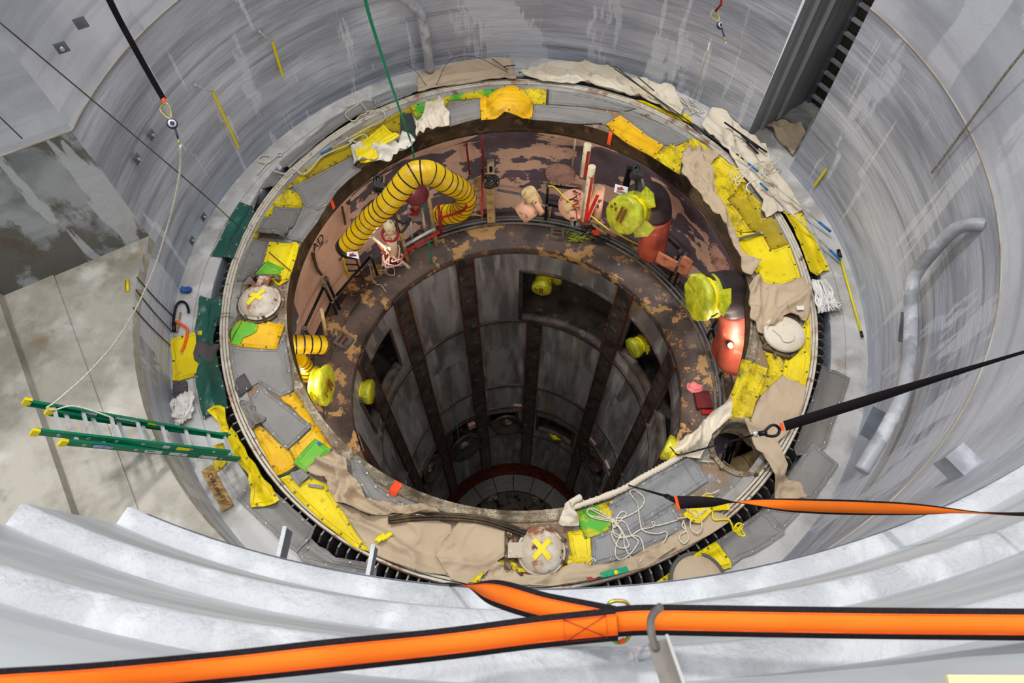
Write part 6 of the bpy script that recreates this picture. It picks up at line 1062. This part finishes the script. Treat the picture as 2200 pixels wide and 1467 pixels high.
tag(MB().tube([DWP(1068, 408, .2), DWP(1158, 424, .2)], .03, 8).build('gray_pipe', 'rim_steel'), 'grey pipe crossing behind the tan post', 'pipe')
# conduits round the deck edge
for k, (z, r_, lab) in enumerate(((-3.93, 4.62, 'outermost of the conduits round the deck edge'), (-3.90, 4.52, 'middle of the conduits round the deck edge'), (-3.93, 4.42, 'innermost of the conduits round the deck edge'))):
    b = MB(); b.tube([pol(r_, a, z) for a in range(-40, 126, 3)], .035, 8); tag(b.build('conduit_pipe', 'gray_box' if k != 1 else 'rim_steel'), lab, 'pipe', 'conduits round the deck edge')
b = MB(); b.lathe([(4.62, -4), (4.62, -3.90), (4.60, -3.86), (4.3, -3.9), (4.3, -4)], seg=20, a0=150, a1=200, smooth=False); struct(b.build('trim_9', 'deck_peel', org=(0, 0, 0)))
# deck boxes
def dbox(nm, lab, px, size, m, rot, h=.1, panels=None, cat='box'):
    q = DK(*px); t = thing(nm, lab, cat, q); M = Matrix.Rotation(R(rot), 3, 'Z'); MB().box(q + V((0, 0, h / 2)), (size[0], size[1], h), M).build('box_body', m, t)
    for (x, y, w, d_) in (panels or []): MB().box(q + M @ V((x, y, h + .004)), (w, d_, .012), M).build('box_panel', 'brown_panel', t)
dbox('deck_box', 'grey steel box with two brown panels on the back deck', (1197, 507), (.34, .34), 'gray_box', -8, .12, [(0, .07, .22, .06), (0, -.05, .22, .06)])
dbox('deck_box', 'grey steel box with two brown panels on the left of the deck', (740, 736), (.34, .36), 'gray_box', 60, .12, [(0, .07, .24, .06), (0, -.05, .2, .06)])
dbox('red_box', 'maroon steel box on the right of the deck', (1508, 863), (.34, .40), 'maroon', 3, .14); tag(MB().box(DK(1519, 887) + V((0, 0, .04)), (.26, .1, .08)).build('red_bar', 'red_paint'), 'small red bar beside the maroon box', 'bar')
t = thing('small_motor', 'small grey motor beside the pile of lifting straps', 'motor', DK(1235, 487)); MB().tube([DK(1224, 487) + V((0, 0, .12)), DK(1246, 486) + V((0, 0, .12))], .1, 14).build('motor_body', 'steel', t); MB().box(DK(1235, 490) + V((0, 0, .03)), (.3, .2, .06)).build('foot_plate', 'gray_box', t)
random.seed(11)
for k, (cx, cy, m, lab) in enumerate(((1240, 515, 'lime_web', 'pile of lime green lifting straps on the back deck'), (1290, 520, 'coil_gray', 'coil of dark wire on the back deck beside the straps'), (1262, 500, 'coil_gray', 'dark wire coil behind the green straps'))):
    q = DK(cx, cy) + V((0, 0, .06)); pts = [q + V((random.uniform(-.3, .3), random.uniform(-.16, .16), random.uniform(-.02, .10))) for _ in range(22 if k == 0 else 40)]
    tag(MB().tube(smooth(pts, 5), .03 if k == 0 else .012, 6, flat=.3 if k == 0 else 1).build('strap_pile' if k == 0 else 'wire_coil', m), lab, 'straps' if k == 0 else 'wire')
tag(MB().bar(DK(1270, 507) + V((0, 0, .1)), DK(1286, 507) + V((0, 0, .1)), .16, .1).build('orange_ratchet', 'orange_plain'), 'orange ratchet block between the straps and wire coils', 'ratchet')
tag(MB().tube(smooth([DK(1272, 487) + V((0, 0, .1)), DK(1283, 498) + V((0, 0, .12)), DK(1303, 508) + V((0, 0, .1))], 4), .045, 8).build('yellow_hose', 'tan_paint'), 'pale yellow hose end beside the wire coils', 'hose')
rope('white_rope', 'white rope loop lying on the left of the deck', [DK(u, v, -3.97) for u, v in ((789, 562), (795, 575), (799, 595), (808, 610), (818, 612), (829, 627))], .014, 'rope_white')
rope('white_rope', 'small coil of white rope on the left of the deck near the pit', [DK(u, v, -3.97) for u, v in ((800, 580), (824, 580), (830, 574), (845, 575), (847, 590), (835, 590), (828, 582), (838, 572), (826, 573))], .014, 'rope_white')
for lab, px, r_, dp in (('yellow cord across the railing at the back', ((1178, 400), (1192, 402), (1220, 430), (1262, 458), (1310, 495)), .010, 12.9),):
    rope('yellow_rope', lab, [DP(*q, dp) for q in px], r_, 'yellow_plain')
rope('yellow_rope', 'yellow cord running along the conduits on the right of the deck', [DK(u, v, -3.82) for u, v in ((1325, 500), (1350, 515), (1390, 535), (1415, 560))], .012, 'yellow_plain')
b = MB(); random.seed(5)
b.tube(smooth([DP(1238 + random.uniform(-8, 8), 402 + i * 3.0, 12.8 + random.uniform(-.1, .1)) for i in range(18)] + [DP(1240, 470, 12.9), DP(1252, 485, 13.2)], 4), .012, 6); tag(b.build('red_cable', 'red_paint'), 'bundle of red cable hung on the railing at the back', 'cable')
b = MB(); b.tube(smooth([DP(1055 + random.uniform(-16, 16), 388 + random.uniform(-14, 14), 12.2 + random.uniform(-.1, .1)) for i in range(34)], 4), .012, 6); tag(b.build('black_cable', 'black_plastic'), 'tangle of black cable above the tan post', 'cable')
# diagonal red and cream pipes at the back right
for lab, a, b_, r_, m, st in (('cream diagonal pipe with a red stripe, the upper one', (1263, 310, 11.6), (1253, 378, 12.1), .07, 'cream_paint', 1), ('cream pipe with a red stripe leaning in front of the flange', (1272, 358, 11.8), (1254, 472, 13.0), .07, 'cream_paint', 1), ('peach pipe with a red side leaning beside the striped pipe', (1288, 402, 12.3), (1258, 470, 13.0), .08, 'peach_paint', 1), ('peach pipe standing against the drywell wall', (1290, 405, 12.6), (1282, 470, 13.3), .09, 'peach_paint', 0)):
    A, B_ = DP(*a), DP(*b_); t = thing('leaning_pipe', lab, 'pipe', B_, 'leaning pipes at the back'); MB().tube([A, B_], r_, 14).build('pipe_body', m, t)
    if st: d = (B_ - A).normalized(); n_ = (-FW - d * d.dot(-FW)).normalized(); s = d.cross(n_) * (-r_ * .35); MB().bar(A.lerp(B_, .15) + s + n_ * r_ * .95, B_ + s + n_ * r_ * .95, r_ * .8, .014, n_).build('red_stripe', 'red_paint', t)
t = thing('valve_body', 'peach painted valve lying behind the railing at the back', 'valve', DP(1145, 450, 13)); MB().tube([DP(1118, 462, 13), DP(1148, 440, 12.9)], .2, 16).build('barrel', 'peach_paint', t); MB().lathe([(.001, .06), (.26, .06), (.26, -.06), (.001, -.06)], DP(1152, 436, 12.9), (1, .4, .4), 24).build('flange', 'peach_paint', t); MB().tube([DP(1135, 412, 12.6), DP(1150, 436, 12.9)], .15, 12).build('bonnet', 'tan_paint', t)
t = thing('gate_valve', 'peach round valve flange right of the railing at the back', 'valve', DP(1235, 442, 13)); MB().lathe([(.12, .1), (.30, .08), (.32, 0), (.30, -.08), (.001, -.1)], DP(1232, 440, 13.0), (-.4, -.5, .6), 24).build('flange', 'peach_paint', t); MB().tube([DP(1215, 452, 13.1), DP(1250, 430, 13.0)], .15, 12).build('barrel', 'tan_paint', t)
# control valve assembly below the duct
t = thing('control_valve', 'maroon domed control valve under the yellow duct', 'valve', DK(893, 500)); MB().lathe([(.001, .16), (.16, .12), (.24, 0), (.25, -.03), (.2, -.08), (.08, -.16), (.001, -.2)], DP(893, 416, 12.2), (0, -.1, 1), 28).build('diaphragm_dome', 'maroon', t); MB().tube([DP(893, 425, 12.3), DP(893, 470, 12.9)], .07, 12).build('yoke', 'red_pipe', t); MB().box(DP(891, 458, 12.7), (.26, .2, .25)).build('actuator_body', 'gray_box', t)
for dy in (-5, 5): MB().box(DP(890, 456 + dy, 12.55), (.16, .02, .08)).build('red_label', 'red_paint', t)
t = thing('hand_valve', 'cream valve with a red handwheel below the yellow duct', 'valve', DK(838, 545)); MB().lathe([(.13, .03), (.17, .03), (.17, -.03), (.13, -.03)], DP(838, 503, 12.3), (0, -.2, 1), 24).build('handwheel', 'red_paint', t); MB().lathe([(.001, .2), (.1, .18), (.11, 0), (.08, -.1), (.12, -.16)], DP(838, 492, 12.3), (0, -.1, 1), 20).build('bonnet', 'cream_paint', t); MB().tube([DP(840, 508, 12.4), DP(845, 545, 13.1)], .10, 12).build('valve_body', 'cream_paint', t)
for ang in (0, 60, 120): d = pol(1, ang) * .15; MB().tube([DP(838, 503, 12.3) - d, DP(838, 503, 12.3) + d], .012, 6).build('spoke', 'cream_paint', t)
random.seed(21)
for i, (a, b_, r_, m, lab) in enumerate((((868, 528, 13), (935, 490, 12.9), .035, 'steel', 'silver pipe running behind the slim cream posts'), ((872, 540, 13), (945, 498, 12.9), .03, 'red_paint', 'red pipe running below the silver pipe'), ((942, 440, 12.4), (948, 500, 13.0), .03, 'red_paint', 'red riser pipe beside the duct end'), ((812, 522, 12.9), (840, 560, 13.2), .035, 'red_pipe', 'red brown pipe low beside the work light'), ((846, 560, 13.2), (875, 548, 13.1), .03, 'red_paint', 'short red pipe in the glare of the work light'), ((800, 510, 12.8), (880, 575, 13.3), .03, 'cream_paint', 'cream pipe crossing the bright floor at the left'), ((880, 440, 12.6), (886, 520, 13.1), .025, 'steel', 'thin silver rod left of the maroon valve'), ((905, 450, 12.7), (915, 500, 13.1), .03, 'pink_paint', 'pink pipe right of the maroon valve'))):
    tag(MB().tube([DP(*a), DP(*b_)], r_, 10).build('floor_pipe', m), lab, 'pipe', None)
b = MB()
for i in range(10): b.tube(smooth([DP(815 + random.uniform(0, 50), 525 + random.uniform(0, 50), 13.0 + random.uniform(-.1, .3)) for _ in range(4)], 4), .016, 6)
o = tag(b.build('hose_tangle', 'pink_paint'), 'tangle of pinkish hoses and tubes around the left work light', 'hoses')
b = MB(); b.tube(smooth([DP(u, v, 12.7) for u, v in ((845, 455), (852, 472), (868, 478), (880, 470), (872, 488), (860, 498), (850, 478))], 5), .03, 8); tag(b.build('black_hose', 'black_plastic'), 'black hose looped beside the cream valve', 'hose')
tag(MB().tube(smooth([DP(985, 424, 11.7), DP(1000, 432, 11.7), DP(998, 450, 11.9), DP(975, 460, 12.2), DP(945, 468, 12.4)], 5), .025, 8).build('red_hose', 'red_paint'), 'dark red tube bending across the yellow duct', 'hose')
# chain hoists
def hoist(lab, px, d_, sc):
    t = thing('chain_hoist', lab, 'hoist', DP(*px, d_), 'chain hoists hanging from the rim'); q = lambda x, y: DP(px[0] + x * sc, px[1] + y * sc, d_)
    b = MB(); b.tube(smooth([q(0, -8), q(7, 0), q(4, 7), q(-4, 7), q(-7, 0)], 4, True), .035, 8, True); b.build('ring', 'black_steel', t); MB().box(q(2, 18), (.19, .13, .14), Matrix.Rotation(.3, 3, 'Y')).build('hoist_body', 'coil_gray', t)
    for k in range(12): b = MB(); b.lathe([(.02, -.008), (.03, 0), (.02, .008)], q(1 + .1 * k, 28 + k * 2.6), (1, 0, 0) if k % 2 else (0, 1, 0), 8); b.build('chain_link', 'black_steel', t)
    MB().tube([q(14, 18), q(22, 50)], .022, 6).build('lever', 'gray_box', t)
hoist('black lever hoist hanging left of the long yellow duct', (812, 384), 11.4, 1.0); hoist('black chain hoist above the large elbow pipe at the back right', (1366, 362), 11.2, .8)
tag(MB().bar(DP(1355, 360, 11.8), DP(1335, 430, 12.4), .12, .10, FW).build('dark_strut', 'black_steel'), 'dark steel strut behind the chain hoist at the back right', 'strut')
# signs
for lab, pts, d_ in (('white warning sign with a red arrow at the back right', ((1322, 395), (1350, 402), (1345, 422), (1319, 412)), 11.7), ('white warning tag with red writing at the end of the long duct', ((745, 541), (768, 540), (772, 556), (745, 550)), 12.0)):
    t = thing('warning_sign', lab, 'sign', DP(*pts[3], d_), 'white and red warning signs'); q = [DP(*p, d_) for p in pts]; b = MB(); A = [b.b.verts.new(p) for p in q]; B2 = [b.b.verts.new(p + FW * .01) for p in q]; b.face(A); b.face(B2[::-1]); [b.face((A[i], A[(i + 1) % 4], B2[(i + 1) % 4], B2[i])) for i in range(4)]; b.build('sign_plate', 'label_white', t)
    c = sum(q, V()) / 4; x = (q[1] - q[0]).normalized(); y = (q[0] - q[3]).normalized(); w = (q[1] - q[0]).length; h = (q[0] - q[3]).length
    b = MB(); A = [c + x * w * a + y * h * k - FW * .004 for a, k in ((-.3, .25), (-.05, .25), (-.05, .45), (.25, .1), (-.05, -.1), (-.3, -.05))]; b.face([b.b.verts.new(p) for p in A]); b.build('red_arrow', 'red_paint', t)
    for k in range(3): MB().bar(c + x * w * -.3 - y * h * (.18 + .11 * k) - FW * .004, c + x * w * .35 - y * h * (.18 + .11 * k) - FW * .004, .008, .002, FW).build('text_line', 'black_ink', t)
# copper coloured boxes
for lab, px, sz, d_, rot in (('copper coloured plate behind the railing on the right', (1432, 562), (.42, .05, .30), 12.8, -35), ('round topped copper coloured plate at the right railing', (1472, 572), (.22, .06, .5), 12.7, -40)):
    tag(MB().box(DP(*px, d_), sz, Matrix.Rotation(R(rot), 3, 'Z')).build('copper_panel', 'copper_box'), lab, 'panel')
tag(MB().tube([DP(690, 662, 12.5), DP(700, 720, 12.7)], .04, 6).build('tan_bar', 'tan_paint'), 'tan bar leaning at the left of the deck near the railing', 'bar')
tag(MB().tube(smooth([DWP(672, 545, .05), DWP(680, 575, .1), DWP(690, 590, .1)], 4), .035, 6).build('curved_bar', 'rim_rust'), 'dark curved bar on the peach wall at the left', 'bar')
tag(MB().tube([DWP(735, 445, .05), DWP(742, 482, .06)], .025, 6).build('curved_bar', 'rim_rust'), 'dark bent bar on the peach wall above the duct end', 'bar')
o = MB(); w_ = DWP(682, 521, .02); n_ = (V((0, 0, w_.z)) - w_).normalized()
t = tag(MB().box(w_ + n_ * .005, (.01, .01, .01)).build('chalk_mark', 'black_ink'), 'black letters AD written on the peach wall at the left', 'writing'); text('letters', 'AD', .28, frame(w_ + n_ * .02, V((0, 0, 1)).cross(n_), n_), 'black_ink', t)
t = thing('tray_unit', 'cream box unit with a dark slot on the back drywell wall', 'fixture', DWP(1054, 358)); p = DWP(1054, 358, .12); n_ = (V((0, 0, p.z)) - p).normalized(); x = V((0, 0, 1)).cross(n_).normalized(); M = Matrix((x, V((0, 0, 1)), n_)).transposed(); MB().box(p, (.16, .40, .10), M).build('casing', 'cream_paint', t); MB().box(p + n_ * .055 - V((0, 0, .03)), (.07, .18, .01), M).build('slot', 'black_ink', t); MB().tube([p + V((0, 0, .2)), p + V((0, 0, .5))], .012, 6).build('stem', 'steel', t)
# red vertical tank glimpse at the right edge and work light
t = thing('red_vessel', 'rust red vessel lit by the work light at the right edge', 'vessel', DK(1600, 740)); q = DP(1592, 728, 12.7); MB().lathe([(.001, .55), (.3, .5), (.42, .3), (.45, 0), (.45, -.5)], q, (0, 0, 1), 32).build('vessel_body', 'red_pipe', t)
t = tag(lump('red_rags', 'pink and white rags piled by the elbow at the right edge', (1578, 690), .15, .1, .1, 'pink_rag', 'rags', z0=-2.6) or None, 'pink rags piled by the elbow at the right edge', 'rags')
def worklight(lab, px, d_, power, vis=True, r_=.045):
    p = DP(*px, d_); t = thing('work_light', lab, 'lamp', p, 'small white work lights'); MB().tube([p + V((.0, .10, -.05)), p + V((0, .03, -.01))], .06, 12).build('lamp_housing', 'black_plastic', t)
    bm = MB(); bm.b.free(); bm.b = bmesh.new(); bmesh.ops.create_icosphere(bm.b, subdivisions=2, radius=r_, matrix=Matrix.Translation(p)); bm.build('bulb', 'lamp_white', t)
    l = lamp('work_light_bulb', 'POINT', (0, 0, 0), power, (1, .84, .72), r_); l.parent = t; l.location = (0, -.06, .08); return t
worklight('glaring work light under the large yellow disc at the back right', (1329, 494), 12.4, 32)
worklight('glaring work light at the right edge of the deck', (1570, 744), 12.0, 26, r_=.04)
worklight('work light low among the hoses at the left', (838, 532), 12.8, 34, r_=.03)
worklight('work light behind the crumpled duct at the left edge', (655, 800), 12.6, 10, r_=.02)
for a_, p_ in ((-92, 70), (-55, 55), (-128, 45), (-20, 45), (-158, 35)):  # added fill lamps without fixtures, hidden under the near rim to brighten the drywell
    lamp('added_fill_light', 'POINT', pol(4.12, a_, -.75), p_ * 1.5, (1, .93, .86), .08)
